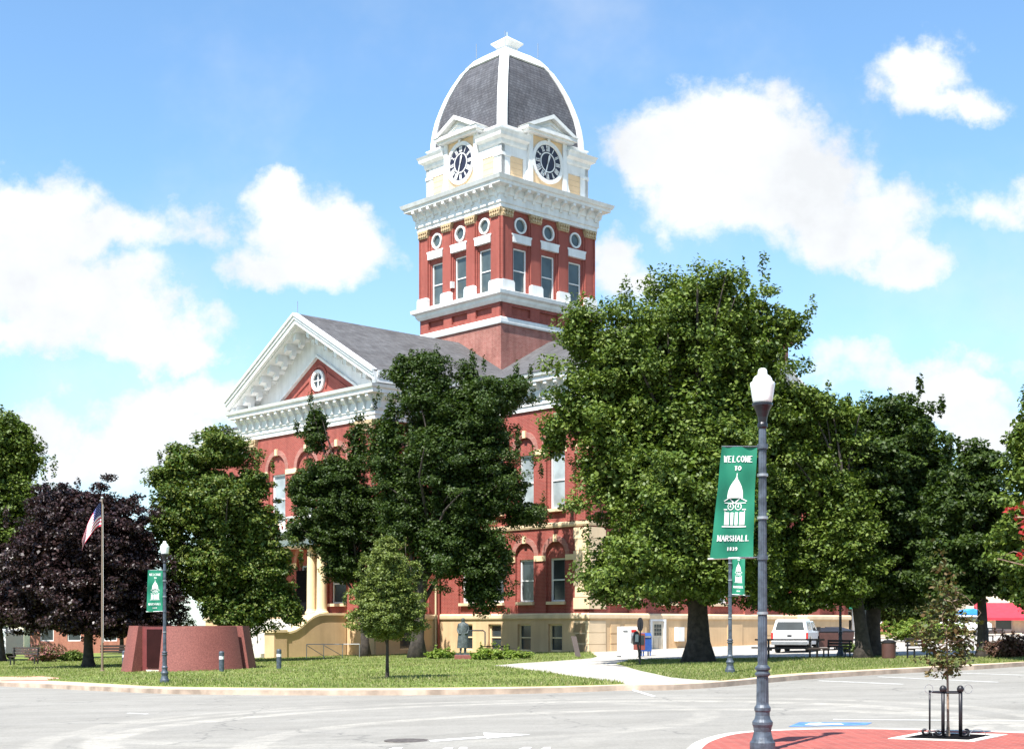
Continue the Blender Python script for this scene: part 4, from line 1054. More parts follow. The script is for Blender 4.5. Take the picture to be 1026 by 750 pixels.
for (x, y, z0, z1) in ((-1.5, -1.5, 40.7, 41.7), (1.5, -1.5, 40.7, 41.7), (-1.5, 1.5, 40.7, 41.7)):
    MB(lambda a, b_, z: (TC[0]+a*SX, TC[1]+b_*SY, z)).tube([(x, y, z0), (x, y, z1)], .02, 5).build('lightning_rod', MAT['steel'], COURT)
MB().tube([(-5.2, 19.55, 20.5), (-5.2, 19.55, 21.3)], .02, 5).build('lightning_rod', MAT['steel'], COURT)
# small gear on the tower wall
MB(tface(0)).box(-.80, -.62, -.118, .14, 24.3, 24.72).build('floodlight', MAT['white'], COURT)
# porch with paired columns and steps
pc = MB()
for (v_, u_) in ((-6.1, 15.75), (-6.1, 16.75), (-6.1, 22.35), (-6.1, 23.35)):
    col = MB(); col.lathe([(.40,2.3),(.40,2.42),(.33,2.5),(.30,2.62),(.285,4.2),(.255,6.0),(.27,6.02),(.27,6.1),(.36,6.25),(.36,6.34)], 18, (v_, u_)); col.build('porch_column', MAT['cream'], COURT, smooth=False)
pc.box(-6.75, -4.62, 15.0, 24.1, 6.34, 6.75); pc.box(-6.85, -4.62, 14.9, 24.2, 6.75, 6.9); pc.box(-7.1, -4.62, 14.65, 24.45, 6.9, 7.12); pc.box(-7.2, -4.62, 14.55, 24.55, 7.12, 7.3)
for k in range(22): pc.box(-7.0, -6.92, 14.9+.42*k, 15.0+.42*k, 7.3, 7.95)
pc.box(-7.05, -6.87, 14.7, 24.4, 7.95, 8.05)
for k in range(6): pc.box(-6.75+.36*k, -6.67+.36*k, 14.72, 14.8, 7.3, 7.95)
pc.box(-6.9, -4.7, 14.68, 14.86, 7.95, 8.05)
pc.build('porch_roof', MAT['white'], COURT)
MB().box(-6.85, -4.7, 15.22, 23.7, -1, 2.24).build('podium', MAT['beige'], COURT)
pf = MB()
for k in range(13): pf.box(-9.9+.26*k, -6.7, 16.3, 22.8, -1, -.12+.18*k+.18)
pf.build('steps', MAT['concrete'], COURT)
for u_ in (15.2, 22.9):
    ch = MB(lambda a, d, z, u_=u_: (a, u_+d, z))
    pts = [(-4.75, -1), (-4.75, 2.24)]
    pts += [(-6.3, 2.24), (-6.7, 2.2), (-7.1, 2.05), (-7.5, 1.8), (-7.9, 1.5), (-8.3, 1.28), (-8.7, 1.18), (-8.9, 1.18), (-8.9, -1)]
    ch.prism(pts, 0, .9); ch.box(-9.75, -8.9, -.05, .95, -1, 1.25)
    ch.build('stair_wall', MAT['beige'], COURT)
    cpg = MB(lambda a, d, z, u_=u_: (a, u_+d, z)); top = pts[1:-1]
    for i in range(len(top)-1):
        (a0, z0), (a1, z1) = top[i], top[i+1]; cpg.add([(a0,-.08,z0),(a0,.98,z0),(a1,.98,z1),(a1,-.08,z1),(a0,-.08,z0+.13),(a0,.98,z0+.13),(a1,.98,z1+.13),(a1,-.08,z1+.13)], [(0,1,2,3),(4,5,6,7),(0,1,5,4),(3,2,6,7),(0,3,7,4),(1,2,6,5)])
    cpg.box(-9.85, -8.9, -.12, 1.02, 1.25, 1.4); cpg.build('coping', MAT['cream'], COURT)
MB().box(-4.72, -4.4, 18.6, 20.4, 2.3, 5.0).build('entrance_door', MAT['dark_void'], COURT)
for k, u_ in enumerate((18.2, 20.9)):
    h = MB(); h.tube([(-9.9, u_, .85), (-6.9, u_, 3.05)], .035, 6)
    for t in (0, .33, .66, 1): h.tube([(-9.9+3.0*t, u_, -.2+2.2*t), (-9.9+3.0*t, u_, .85+2.2*t)], .025, 6)
    h.build('handrail', MAT['dark_metal'], COURT)
# side basement: panels, door and trim on the right-hand face
sb = MB(face(u0=0))
def framed(xf, a0, a1, z0, z1, name='basement_panel', n=3):
    m = MB(xf)
    for j in range(n):
        za = z0+(z1-z0)*j/n; zb_ = z0+(z1-z0)*(j+1)/n
        m.box(a0, a1, .062, .10, za+.03, zb_-.03)
    m.build(name, MAT['beige'], COURT)
framed(face(u0=0), 1.6, 2.3, .1, 1.75); framed(face(u0=0), 2.7, 4.2, .1, 1.75)
framed(face(v0=0), .15, 1.05, .1, 1.8)
xf = face(u0=.75)
framed(xf, 9.2, 10.6, .3, 1.75, n=2); framed(xf, 12.5, 13.9, .3, 1.75, n=1); framed(xf, 16.2, 17.6, .3, 1.75, n=2)
d = MB(xf); d.box(5.55, 5.72, .06, .16, -.2, 2.0); d.box(6.72, 6.9, .06, .16, -.2, 2.0); d.box(5.72, 6.72, .06, .16, 1.88, 2.0)
d = d.build('door_frame', MAT['white'], COURT)
dd = MB(xf); dd.box(5.74, 6.70, .05, .11, .1, 1.86); 
for j in range(2): dd.box(5.86+.45*j, 6.16+.45*j, .111, .13, .25, .95)
dd = dd.build('side_door', MAT['door'], COURT)
gl = MB(xf)
for i in range(3):
    for j in range(3): gl.box(5.92+.21*i, 6.10+.21*i, .112, .12, 1.08+.22*j, 1.27+.22*j)
gl.build('pane', MAT['glass'], dd)
dp = MB(face(u0=12.6)); dp.tube([(-.25, .2, .2), (-.25, .2, 14.0)], .06, 8); dp.build('drainpipe', MAT['beige_trim'], COURT)
dp = MB(face(v0=0)); dp.tube([(12.2, .2, .2), (12.2, .2, 14.0)], .06, 8); dp.build('drainpipe', MAT['rust'], COURT)
MB(xf).box(7.7, 8.25, .07, .35, .75, 1.55).build('meter_box', MAT['white'], COURT)

# ------------------------------------------------------------------ lamps and banners
def lathe_part(prof, name, mat, parent, n=20, **k):
    if name in ('shaft', 'lower_shaft', 'collar', 'base', 'fitter'): prof = [(r*.92, z) for r, z in prof]
    if name == 'globe': prof = [(r*.94, z) for r, z in prof]
    return MB().lathe(prof, n, **k).build(name, mat, parent, smooth=k.get('flutes', 0) == 0 and name == 'globe')
def make_lamp(loc, label, side=-1, rz=0):
    t = thing('street_lamp', label, 'street lamp', loc, rz, 'acorn street lamps with green banners')
    lathe_part([(.155,-.05),(.155,.10),(.135,.12),(.12,.16),(.105,.22),(.112,.27),(.125,.30),(.125,.33),(.10,.36),(.088,.40),(.088,.44),(.10,.46),(.10,.49),(.078,.52),(.075,.54)], 'base', MAT['lamp_paint'], t, 24)
    lathe_part([(.076,.54),(.072,.84)], 'lower_shaft', MAT['lamp_paint'], t, 32, flutes=1, fd=.1)
    lathe_part([(.072,.84),(.092,.855),(.095,.875),(.075,.89),(.075,.905),(.092,.92),(.092,.94),(.06,.97)], 'collar', MAT['lamp_paint'], t, 24)
    lathe_part([(.060,.95),(.053,2.2),(.046,3.66)], 'shaft', MAT['lamp_paint'], t, 32, flutes=1, fd=.1)
    lathe_part([(.046,3.62),(.062,3.64),(.062,3.67),(.052,3.69),(.06,3.75),(.085,3.82),(.11,3.87),(.118,3.875),(.125,3.88),(.125,3.905),(.112,3.91)], 'fitter', MAT['lamp_black'], t, 24)
    lathe_part([(.106,3.905),(.118,3.93),(.128,3.99),(.138,4.06),(.146,4.10),(.147,4.125),(.140,4.14),(.122,4.148),(.118,4.155),(.112,4.18),(.094,4.205),(.066,4.222),(.056,4.232),(.054,4.262),(.050,4.28),(.036,4.295),(.01,4.30)], 'globe', MAT['globe'], t, 32)
    for z in (2.175, 3.42):
        m = MB(); m.tube([(0, 0, z), (side*(.46 if z > 3 else .56), 0, z)], .009, 6); m.lathe([(.062, z-.025), (.062, z+.025)], 16); m.build('banner_arm', MAT['lamp_paint'], t)
    for z in (1.55, 2.62, 3.1): MB().lathe([(.062, z-.015), (.062, z+.015)], 16).build('strap', MAT['steel'], t)
    return t
GL = {  # stroke letters: x0,y0,x1,y1,weight
 'W': [(0,1,.28,0,1.3),(.28,0,.5,.9,.6),(.5,.9,.72,0,1.3),(.72,0,1,1,.6)], 'E': [(.15,0,.15,1,1.3),(.15,.97,.9,.97,.7),(.15,.5,.7,.5,.6),(.15,.03,.95,.03,.7)],
 'L': [(.2,0,.2,1,1.3),(.2,.03,.95,.03,.7)], 'C': [(.95,.8,.6,.98,.7),(.6,.98,.2,.8,1),(.2,.8,.1,.5,1.3),(.1,.5,.2,.2,1.3),(.2,.2,.6,.02,1),(.6,.02,.95,.2,.7)],
 'O': [(.5,.98,.15,.8,1),(.15,.8,.05,.5,1.3),(.05,.5,.15,.2,1.3),(.15,.2,.5,.02,1),(.5,.02,.85,.2,1),(.85,.2,.95,.5,1.3),(.95,.5,.85,.8,1.3),(.85,.8,.5,.98,1)],
 'M': [(.1,0,.1,1,.7),(.1,1,.5,.1,1.2),(.5,.1,.9,1,.7),(.9,0,.9,1,1.3)], 'T': [(.5,0,.5,1,1.3),(.05,.97,.95,.97,.7)],
 'A': [(.05,0,.5,1,.7),(.5,1,.95,0,1.3),(.2,.35,.8,.35,.6)], 'R': [(.15,0,.15,1,1.3),(.15,.97,.7,.97,.7),(.7,.97,.9,.75,1.2),(.9,.75,.7,.5,1.2),(.7,.5,.15,.5,.6),(.5,.5,.98,0,1.2)],
 'S': [(.9,.8,.5,.98,.8),(.5,.98,.12,.75,1),(.12,.75,.5,.5,1.2),(.5,.5,.9,.26,1.3),(.9,.26,.5,.02,1),(.5,.02,.1,.2,.8)], 'H': [(.12,0,.12,1,1.3),(.88,0,.88,1,1.3),(.12,.5,.88,.5,.6)],
 '1': [(.5,0,.5,1,1.3),(.25,.82,.5,1,.7)], '8': [(.5,.98,.15,.75,1),(.15,.75,.85,.28,1),(.85,.28,.5,.02,1),(.5,.02,.15,.28,1),(.15,.28,.85,.75,1),(.85,.75,.5,.98,1)],
 '3': [(.15,.85,.5,.98,.8),(.5,.98,.85,.75,1),(.85,.75,.45,.52,1),(.45,.52,.88,.27,1),(.88,.27,.5,.02,1),(.5,.02,.12,.15,.8)],
 '9': [(.5,.98,.15,.72,1),(.15,.72,.5,.45,1),(.5,.45,.85,.7,1),(.85,.7,.5,.98,1),(.85,.7,.75,.25,1.2),(.75,.25,.35,.02,1)]}
SER = {'W': [(0,1),(1,1),(.5,.9)], 'L': [(.2,0),(.2,1)], 'E': [], 'M': [(.1,0),(.1,1),(.9,0),(.9,1)], 'T': [(.5,0)], 'A': [(.05,0),(.95,0)], 'R': [(.15,0),(.98,0)], 'H': [(.12,0),(.12,1),(.88,0),(.88,1)], '1': [(.5,0)]}
def make_banner(lamp_loc, label, side, w=.50, h=1.25, ztop=3.46, sway=.12, curl=.05, rz=0):
    t = thing('banner', label, 'banner', lamp_loc, rz, 'green welcome banners on the street lamps')
    x_in = .06
    def P(s, v, off=0):   # s 0..1 left to right as read, v 0..1 bottom to top
        fromp = (1-s) if side < 0 else s
        fall = 1-v
        x = side*(x_in+fromp*w+sway*fall*(.22+.78*fromp)*1.0)
        yy = curl*math.sin(fromp*2.6+fall*1.8)*math.sin(min(1, fall*1.6+.1)*math.pi*.5) + .014*math.sin(fromp*9+fall*5)+.008*math.sin(fromp*3-fall*13)
        z = ztop-h*fall+.03*side*0
        z -= .02*fromp*fall
        return Vector((x, yy-off, z))
    n, mm = 18, 30; vs = []; fs = []
    for j in range(mm+1):
        for i in range(n+1): vs.append(tuple(P(i/n, j/mm)))
    for j in range(mm):
        for i in range(n): a = j*(n+1)+i; fs.append((a, a+1, a+n+2, a+n+1))
    MB().add(vs, fs).build('cloth', MAT['green_cloth'], t, smooth=True)
    pr = MB()
    AS = w/h
    def seg(x0, y0, x1, y1, wt):   # in banner units: x 0..1 (width), y 0..1 (height); weight in metres
        k = max(1, int(math.hypot((x1-x0)*w, (y1-y0)*h)/.03)); dx, dy = (x1-x0)*w, (y1-y0)*h; l = math.hypot(dx, dy) or 1
        nx, ny = -dy/l*wt/2/w, dx/l*wt/2/h
        for i in range(k):
            a = i/k; b = (i+1)/k; e = .12*wt/l
            ax, ay = x0+(x1-x0)*(a-e), y0+(y1-y0)*(a-e); bx, by = x0+(x1-x0)*(b+e), y0+(y1-y0)*(b+e)
            q4 = [P(ax+nx, ay+ny, .006), P(bx+nx, by+ny, .006), P(bx-nx, by-ny, .006), P(ax-nx, ay-ny, .006)]
            q4b = [Vector((p.x, p.y+.0035, p.z)) for p in q4]
            pr.add([tuple(p) for p in q4+q4b], [(0,1,2,3),(7,6,5,4),(0,1,5,4),(1,2,6,5),(2,3,7,6),(3,0,4,7)])
    def text(s, yc, ch, cw, sp, wt):
        tot = len(s)*cw+(len(s)-1)*sp; x = .5-tot/2
        for c_ in s:
            for (x0, y0, x1, y1, k) in GL[c_]: seg(x+x0*cw, yc+y0*ch, x+x1*cw, yc+y1*ch, wt*k)
            for (sx, sy) in SER.get(c_, []): seg(x+(sx-.16)*cw, yc+sy*ch, x+(sx+.16)*cw, yc+sy*ch, wt*.6)
            x += cw+sp
    for args in (('WELCOME', .865, .055, .092, .022, .0088), ('TO', .792, .036, .075, .02, .009), ('MARSHALL', .155, .050, .082, .018, .0088), ('1839', .070, .030, .055, .016, .008)):
        pr = MB(); text(*args); pr.build('lettering', MAT['print'], t)
    lettering = pr; pr = MB()
    def seg2(*a):
        return seg(*a)
    def fill(poly):  # vertical strips
        ys = [p[1] for p in poly]
        n_ = 14; y0, y1 = min(ys), max(ys)
        for i in range(n_):
            ya = y0+(y1-y0)*i/n_; yb = y0+(y1-y0)*(i+1)/n_
            def xr(y):
                xs = []
                for k in range(len(poly)):
                    (xa, pa), (xb, pb) = poly[k], poly[(k+1) % len(poly)]
                    if (pa-y)*(pb-y) < 0: xs.append(xa+(xb-xa)*(y-pa)/(pb-pa))
                return (min(xs), max(xs)) if xs else (0, 0)
            a0, a1 = xr(ya+1e-5); b0, b1 = xr(yb-1e-5)
            q4 = [P(a0, ya, .006), P(a1, ya, .006), P(b1, yb, .006), P(b0, yb, .006)]; q4b = [Vector((p.x, p.y+.0035, p.z)) for p in q4]
            pr.add([tuple(p) for p in q4+q4b], [(0,1,2,3),(7,6,5,4),(0,1,5,4),(1,2,6,5),(2,3,7,6),(3,0,4,7)])
    # tower emblem: spire, dome, gallery with two round clocks, columns, base
    fill([(.30,.545),(.70,.545),(.69,.60),(.65,.645),(.59,.685),(.54,.71),(.46,.71),(.41,.685),(.35,.645),(.31,.60)])
    seg(.5, .71, .5, .765, .008); fill([(.46,.705),(.54,.705),(.52,.73),(.48,.73)])
    seg(.22, .515, .36, .545, .010); seg(.36, .545, .48, .505, .010); seg(.52, .505, .64, .545, .010); seg(.64, .545, .80, .515, .010); seg(.24, .50, .78, .50, .008)
    for cx in (.41, .60):
        for k in range(10): A = k*.6283; B = A+.6283; seg(cx+.075*math.cos(A), .468+.03*math.sin(A), cx+.075*math.cos(B), .468+.03*math.sin(B), .007)
        seg(cx, .468, cx, .49, .006); seg(cx-.03, .468, cx+.02, .462, .006)
    for (x0, x1) in ((.27, .38), (.42, .49), (.53, .60), (.64, .74)): fill([(x0,.30),(x1,.30),(x1,.415),(x0,.415)])
    seg(.2, .285, .8, .285, .012); seg(.23, .44, .32, .44, .012); seg(.70, .44, .78, .44, .012); seg(.26, .425, .26, .30, .006); seg(.755, .425, .755, .30, .006)
    pr.build('emblem', MAT['print'], t)
    rd = MB(); rd.tube([tuple(P(0, 0)+Vector((-.02, 0, 0))), tuple(P(1, 0)+Vector((.02, 0, 0)))], .010, 6); rd.build('hem_rod', MAT['print'], t)
    return t
near = ground(764, 752, .13); nl = near
make_lamp(nl, 'nearest tall blue-grey acorn street lamp on the red brick corner', -1)
make_banner(nl, 'largest green WELCOME TO MARSHALL banner on the nearest lamp', -1, .40, 1.24, 3.415, .15, .07, R(4))
ll = ground(165, 684)
make_lamp(ll, 'street lamp on the lawn in front of the red granite monument', -1)
make_banner(ll, 'green banner on the lamp in front of the granite monument', -1, .44, 1.24, 3.42, .03, .05, R(6))
l3 = ground(731.5, 674)
make_lamp(l3, 'street lamp on the side lawn just behind the nearest banner', 1)
make_banner(l3, 'small green banner seen just below the largest banner', 1, .36, 1.20, 3.42, -.02, .03, R(-5))
l4 = ground(842, 656.5)
make_lamp(l4, 'farthest street lamp half hidden by leaves near the brick shop', -1)
make_banner(l4, 'farthest green banner, half hidden by leaves', -1, .42, 1.2, 3.46, .0, .03)

# ------------------------------------------------------------------ flagpole and flag
fp = ground(102.5, 672)
t = thing('flagpole', 'tall thin metal flagpole in front of the purple tree', 'flagpole', fp)
Hf = (672-500)/F*fp.y
MB().lathe([(.10,-.1),(.10,.04),(.055,.06),(.050,1),(.030,Hf-.05),(.028,Hf)], 12).build('pole', MAT['pole'], t)
bm = MB(); bm.lathe([(.01,Hf),(.05,Hf+.02),(.065,Hf+.06),(.05,Hf+.1),(.01,Hf+.12)], 12); bm.build('finial', MAT['steel'], t, smooth=True)
MB().tube([(.05, -.05, 1.2), (.06, -.05, Hf*.5), (.04, -.04, Hf-.2)], .006, 5).build('halyard', MAT['print'], t)
fl = thing('flag', 'small stars and stripes flag drooping from the flagpole', 'flag', fp)
FW, FH = 1.8, 1.0
def FP(s, v, off=0):   # s from hoist to fly, v from bottom to top; droops strongly
    droop = 1.25*s**1.5
    x = -.05-.44*s*FW-.04*math.sin(s*9+v*2); y = .11*math.sin(s*8+v*2.5)-.1*s
    z = Hf-.12-FH*(1-v)*(1-.25*s)-.25*s*v-droop*1.05
    return (x, y-off, z)
parts = {'flag_red': MB(), 'flag_white': MB(), 'flag_blue': MB()}
ns = 40
for st in range(13):
    v0 = 1-(st+1)/13; v1 = 1-st/13; m = parts['flag_red' if st % 2 == 0 else 'flag_white']
    for i in range(ns):
        s0 = i/ns; s1 = (i+1)/ns
        tgt = parts['flag_blue'] if (st < 7 and s1 <= .4001) else m
        tgt.add([FP(s0, v0), FP(s1, v0), FP(s1, v1), FP(s0, v1)], [(0,1,2,3)])
stars = MB()
for r in range(9):
    for c_ in range(6 if r % 2 == 0 else 5):
        s = .4*((c_+.5)/6 if r % 2 == 0 else (c_+1)/6); v = 1-(7/13)*(r+.7)/9.4; ds, dv = .009, .016
        stars.add([FP(s-ds, v, .008), FP(s, v-dv, .008), FP(s+ds, v, .008), FP(s, v+dv, .008)], [(0,1,2,3)])
parts['flag_red'].build('red_stripes', MAT['flag_red'], fl, smooth=True); parts['flag_white'].build('white_stripes', MAT['flag_white'], fl, smooth=True); parts['flag_blue'].build('canton', MAT['flag_blue'], fl, smooth=True); stars.build('stars', MAT['flag_white'], fl)

# ------------------------------------------------------------------ granite monument
mc0 = on_ground(190, 58.5)
t = thing('granite_monument', 'low round red granite monument with sloping walls and a dark doorway', 'monument', mc0)
def cone_wall(a0, a1, r0, r1, th, z1, n=24, notch=0):
    m = MB(); V_ = []; F_ = []
    for i in range(n+1):
        A = a0+(a1-a0)*i/n; c_, s_ = math.cos(A), math.sin(A)
        V_ += [(c_*r0, s_*r0, -.4), (c_*r1, s_*r1, z1), (c_*(r1-th), s_*(r1-th), z1), (c_*(r0-th), s_*(r0-th), -.4)]
    for i in range(n):
        for k in range(4): j = (k+1) % 4; F_.append((i*4+k, i*4+j, i*4+4+j, i*4+4+k))
    F_.append((0,1,2,3)); F_.append(tuple(n*4+k for k in (3,2,1,0)))
    return m.add(V_, F_)
zt = 1.6-mc0.z
cone_wall(R(256), R(336), 2.72, 2.33, .45, zt, 30).build('curved_wall', MAT['granite'], t)
cone_wall(R(343), R(560), 2.80, 2.42, .45, zt+.02, 50).build('curved_wall', MAT['granite'], t)
cone_wall(R(200), R(227), 2.80, 2.42, .45, zt+.02, 6).build('curved_wall', MAT['granite'], t)
m = MB(lambda a, d, z: (math.cos(R(243))*(2.35-d)-math.sin(R(243))*a, math.sin(R(243))*(2.35-d)+math.cos(R(243))*a, z))
m.box(-.8, .8, .2, .3, -.3, zt-.03); m.build('door_panel', simple('dark red granite', (.14,.03,.03), .5), t)
m = MB(lambda a, d, z: (math.cos(R(243))*(2.35-d)-math.sin(R(243))*a, math.sin(R(243))*(2.35-d)+math.cos(R(243))*a, z))
m.box(-.35, .40, .15, .199, .15, zt-.12); m.build('doorway_shade_sheet', simple('painted dark red doorway shade', (.022,.006,.006), .8, spec=.1), t)  # near-black sheet before the door panel; doorway shade put into its colour
MB().lathe([(2.2,-.4),(2.2,.05)], 40).build('floor', MAT['concrete'], t)
# bollard lights
def bollard(loc, label):
    t = thing('bollard', label, 'bollard', loc, 0, 'bollard lights round the granite monument')
    MB().lathe([(.10,-.1),(.10,.48)], 16).build('post', MAT['lamp_paint'], t)
    MB().lathe([(.095,.48),(.095,.60)], 16).build('light_band', MAT['white'], t)
    MB().lathe([(.10,.60),(.10,.74),(.08,.78),(.01,.79)], 16).build('cap', MAT['lamp_paint'], t)
    return t
b0 = bollard(ground(222, 672.5), 'grey bollard light in front of the middle of the granite wall')
copy_thing(b0, ground(279.5, 669.5), 0, 'grey bollard light on the grass right of the granite monument')
copy_thing(b0, ground(124.5, 668.5), 0, 'grey bollard light at the left corner of the granite monument')
# ------------------------------------------------------------------ statue
sp = ground(464, 660)
t = thing('statue', 'weathered bronze statue of a standing man in a long coat on a red pedestal', 'statue', sp); t.scale = (.92,.92,.94)
MB().box(-.42, .42, -.35, .35, -.2, .22).build('pedestal', MAT['granite'], t, bevel=.02)
MB().box(-.36, .36, -.3, .3, .22, .30).build('plinth', MAT['bronze'], t)
def skin_fig(name, verts, edges, rad, mat, parent, loc):
    me = bpy.data.meshes.new(name); me.from_pydata(verts, edges, []); o = bpy.data.objects.new(name, me); C.objects.link(o)
    o.parent = parent; o.location = loc; md = o.modifiers.new('skin', 'SKIN'); 
    if not me.skin_vertices: me.attributes if False else None
    for i, r_ in enumerate(rad): me.skin_vertices[0].data[i].radius = (r_, r_*.85)
    me.skin_vertices[0].data[0].use_root = True
    s = o.modifiers.new('sub', 'SUBSURF'); s.levels = 2; s.render_levels = 2; me.materials.append(mat); return o
try:
    vv = [(0,0,.95),(0,.02,1.2),(0,.02,1.42),(0,0,1.52),(0,-.02,1.64),(.1,0,.9),(.12,0,.5),(.12,0,.08),(.14,-.12,.03),(-.1,0,.9),(-.12,0,.5),(-.12,0,.08),(-.14,-.12,.03),
          (.2,.02,1.4),(.27,.02,1.14),(.2,-.14,.95),(.08,-.22,.98),(-.2,.02,1.4),(-.27,.02,1.14),(-.2,-.14,.95),(-.08,-.22,.96),(0,-.01,1.74)]
    ee = [(0,1),(1,2),(2,3),(3,4),(4,21),(0,5),(5,6),(6,7),(7,8),(0,9),(9,10),(10,11),(11,12),(2,13),(13,14),(14,15),(15,16),(2,17),(17,18),(18,19),(19,20)]
    rr = [.16,.17,.16,.06,.11,.12,.085,.06,.05,.12,.085,.06,.05,.09,.07,.055,.04,.09,.07,.055,.04,.08]
    me = bpy.data.meshes.new('figure'); me.from_pydata(vv, ee, []); o = bpy.data.objects.new('figure', me); C.objects.link(o); o.parent = t; o.location = (0, 0, .3)
    md = o.modifiers.new('skin', 'SKIN')
    if len(me.skin_vertices) == 0:
        bpy.context.view_layer.objects.active = o; bpy.ops.mesh.customdata_skin_add()
    for i, r_ in enumerate(rr): me.skin_vertices[0].data[i].radius = (r_, r_*.85)
    me.skin_vertices[0].data[0].use_root = True
    s = o.modifiers.new('sub', 'SUBSURF'); s.levels = 2; s.render_levels = 2; me.materials.append(MAT['bronze'])
except Exception as ex:
    print('skin failed', ex)
ct = MB(); V_ = []; F_ = []; rows = [(.30,.24,.25),(.28,.22,.6),(.24,.19,.95),(.25,.19,1.25),(.24,.17,1.42),(.10,.09,1.52)]; n = 20
for (rx, ry, z) in rows:
    for i in range(n): A = 2*math.pi*i/n; k = 1+.06*math.sin(A*6); V_.append((rx*k*math.cos(A), ry*k*math.sin(A), z))
for r_ in range(len(rows)-1):
    for i in range(n): j = (i+1) % n; F_.append((r_*n+i, r_*n+j, (r_+1)*n+j, (r_+1)*n+i))
o = ct.add(V_, F_).build('coat', MAT['bronze'], t, smooth=True); o.location = (0, 0, .3)

# ------------------------------------------------------------------ tree guard
tg = ground(950.5, 737.5, .13)
t = thing('tree_guard', 'black iron tree guard with curled feet round the sapling', 'tree guard', (tg.x, tg.y, tg.z+.0))
hw = .185
for (sx, sy) in ((-1,-1),(1,-1),(1,1),(-1,1)):
    m = MB(); x, y = sx*.30, sy*.12
    thick = sx*sy > 0
    p0 = [(sx*.19 if sy < 0 else sx*.34, sy*.2, z) for z in (0, .3, .55)]
    X0 = sx*(.105 if sy < 0 else .195); Y0 = sy*.12
    pts = [(X0, Y0, .02), (X0, Y0, .3), (X0, Y0, .56)]
    m.tube(pts, .022 if sy < 0 else .012, 8)
    sc_ = []
    for k in range(14):
        A = k/13*math.pi*1.7; r_ = .055*(1-k/18); sc_.append((X0+sx*(.055-r_*math.cos(A)*1), Y0, .06-(r_*math.sin(A))*.9+.0))
    m.tube(sc_, .016, 6)
    if sy < 0: m.lathe([(.01,.54),(.04,.56),(.045,.59),(.03,.62),(.01,.63)], 10, (X0, Y0))
    m.build('leg', MAT['dark_metal'], t, smooth=True)
m = MB(); rp = [(-.195,.12),(-.105,-.12),(.105,-.12),(.195,.12)]
for zz in (.54,):
    for i in range(4): a = rp[i]; b_ = rp[(i+1) % 4]; m.tube([(a[0], a[1], zz), (b_[0], b_[1], zz)], .013, 6)
m.build('hoop', MAT['dark_metal'], t)
for sx in (-1, 1):
    m = MB(); m.tube([(sx*(.24+.05*math.cos(A*.6)), 0, .58+.055*math.sin(A*.6)) for A in range(0, 11)], .004, 5); m.build('wire_curl', MAT['steel'], t)
    m = MB(); m.tube([(sx*(.32+.10*math.cos(A*.35)), -.1, .02+.08*math.sin(A*.35)) for A in range(0, 10)], .004, 5); m.build('wire_curl', MAT['steel'], t)

# ------------------------------------------------------------------ street furniture by the courthouse
def place(px, py): return ground(px, py, .13)
# white collection box with sloping front
cb = place(628, 657.5)
t = thing('collection_box', 'tall white drop-off box with a small red and blue label beside the side entrance', 'drop box', cb, R(18))
MB().prism_a([(-.45,-.1),(-.45,1.75),(-.38,1.85),(.3,1.85),(.3,-.1)], -.5, .5).build('body', MAT['white'], t, bevel=.02); t.scale = (.75,.75,.72)
MB(lambda a, d, z: (a, -d, z)).prism_a([(.45,.85),(.62,1.15),(.62,1.3),(.45,1.45)], .05, .48).build('chute', MAT['steel'], t)
MB().box(-.5, -.15, -.47, -.452, .15, 1.3).build('door', MAT['white'], t)
MB().box(.1, .42, -.475, -.452, 1.5, 1.66).build('sticker', MAT['red_lens'], t)
MB().box(-.42, -.15, -.475, -.452, 1.55, 1.62).build('print', MAT['steel'], t)
MB().box(-.5, .5, -.4, .28, -.12, .08).build('base', MAT['steel'], t)
mbx = place(647, 656.5)
t = thing('mailbox', 'blue round-topped mailbox right of the white drop box', 'mailbox', mbx, R(12)); t.scale = (.8,.8,.8)
pr_ = [(-.28,.25),(-.28,1.05)]+[(-.28+.28*(1-math.cos(A*math.pi/8)), 1.05+.24*math.sin(A*math.pi/8)) for A in range(1, 8)]+[(.28,1.05),(.28,.25)]
MB().prism_a(pr_, -.26, .26).build('body', MAT['blue_box'], t)
MB().box(-.2, .2, -.32, -.281, 1.02, 1.12).build('pull_handle', MAT['steel'], t)
for (x, y) in ((-.2,-.2),(.2,-.2),(-.2,.2),(.2,.2)): MB().box(x-.03, x+.03, y-.03, y+.03, -.1, .25).build('leg', MAT['blue_box'], t)
nb = place(640.5, 658.0)
t = thing('newspaper_box', 'low brown newspaper box between the white drop box and blue mailbox', 'newspaper box', nb, R(12)); t.scale = (.75,.75,.9)
MB().box(-.28, .28, -.24, .24, .35, 1.15).build('body', MAT['rust'], t, bevel=.015); MB().box(-.22, .22, -.26, -.241, .6, 1.05).build('window', MAT['glass'], t); MB().box(-.05, .05, -.05, .05, -.1, .35).build('post', MAT['dark_metal'], t)
sg = place(641.5, 660)
t = thing('round_sign', 'dark round sign seen edge-on above the newspaper box', 'sign', sg, R(62))
MB().disc(0, 1.42, .28, -.02, .02).build('disc', MAT['brown_bin'], t); MB().tube([(0, 0, -.1), (0, 0, 1.5)], .03, 8).build('post', MAT['dark_metal'], t)
pm = place(641.5, 666)
t = thing('parking_meter', 'leaning black speaker-shaped post box at the edge of the gravel drive', 'parking meter', pm, R(10))
m = MB(); m.tube([(0, 0, -.15), (-.03, 0, .35), (-.09, 0, .72)], .035, 8); m.build('post', MAT['dark_metal'], t)
m = MB(lambda a, d, z: (a-.15, d, z+.72)); m.prism([(-.10,0),(.10,.02),(.12,.2),(.08,.42),(.02,.48),(-.06,.44),(-.12,.2)], -.08, .08); m.build('head', MAT['dark_metal'], t, bevel=.01)
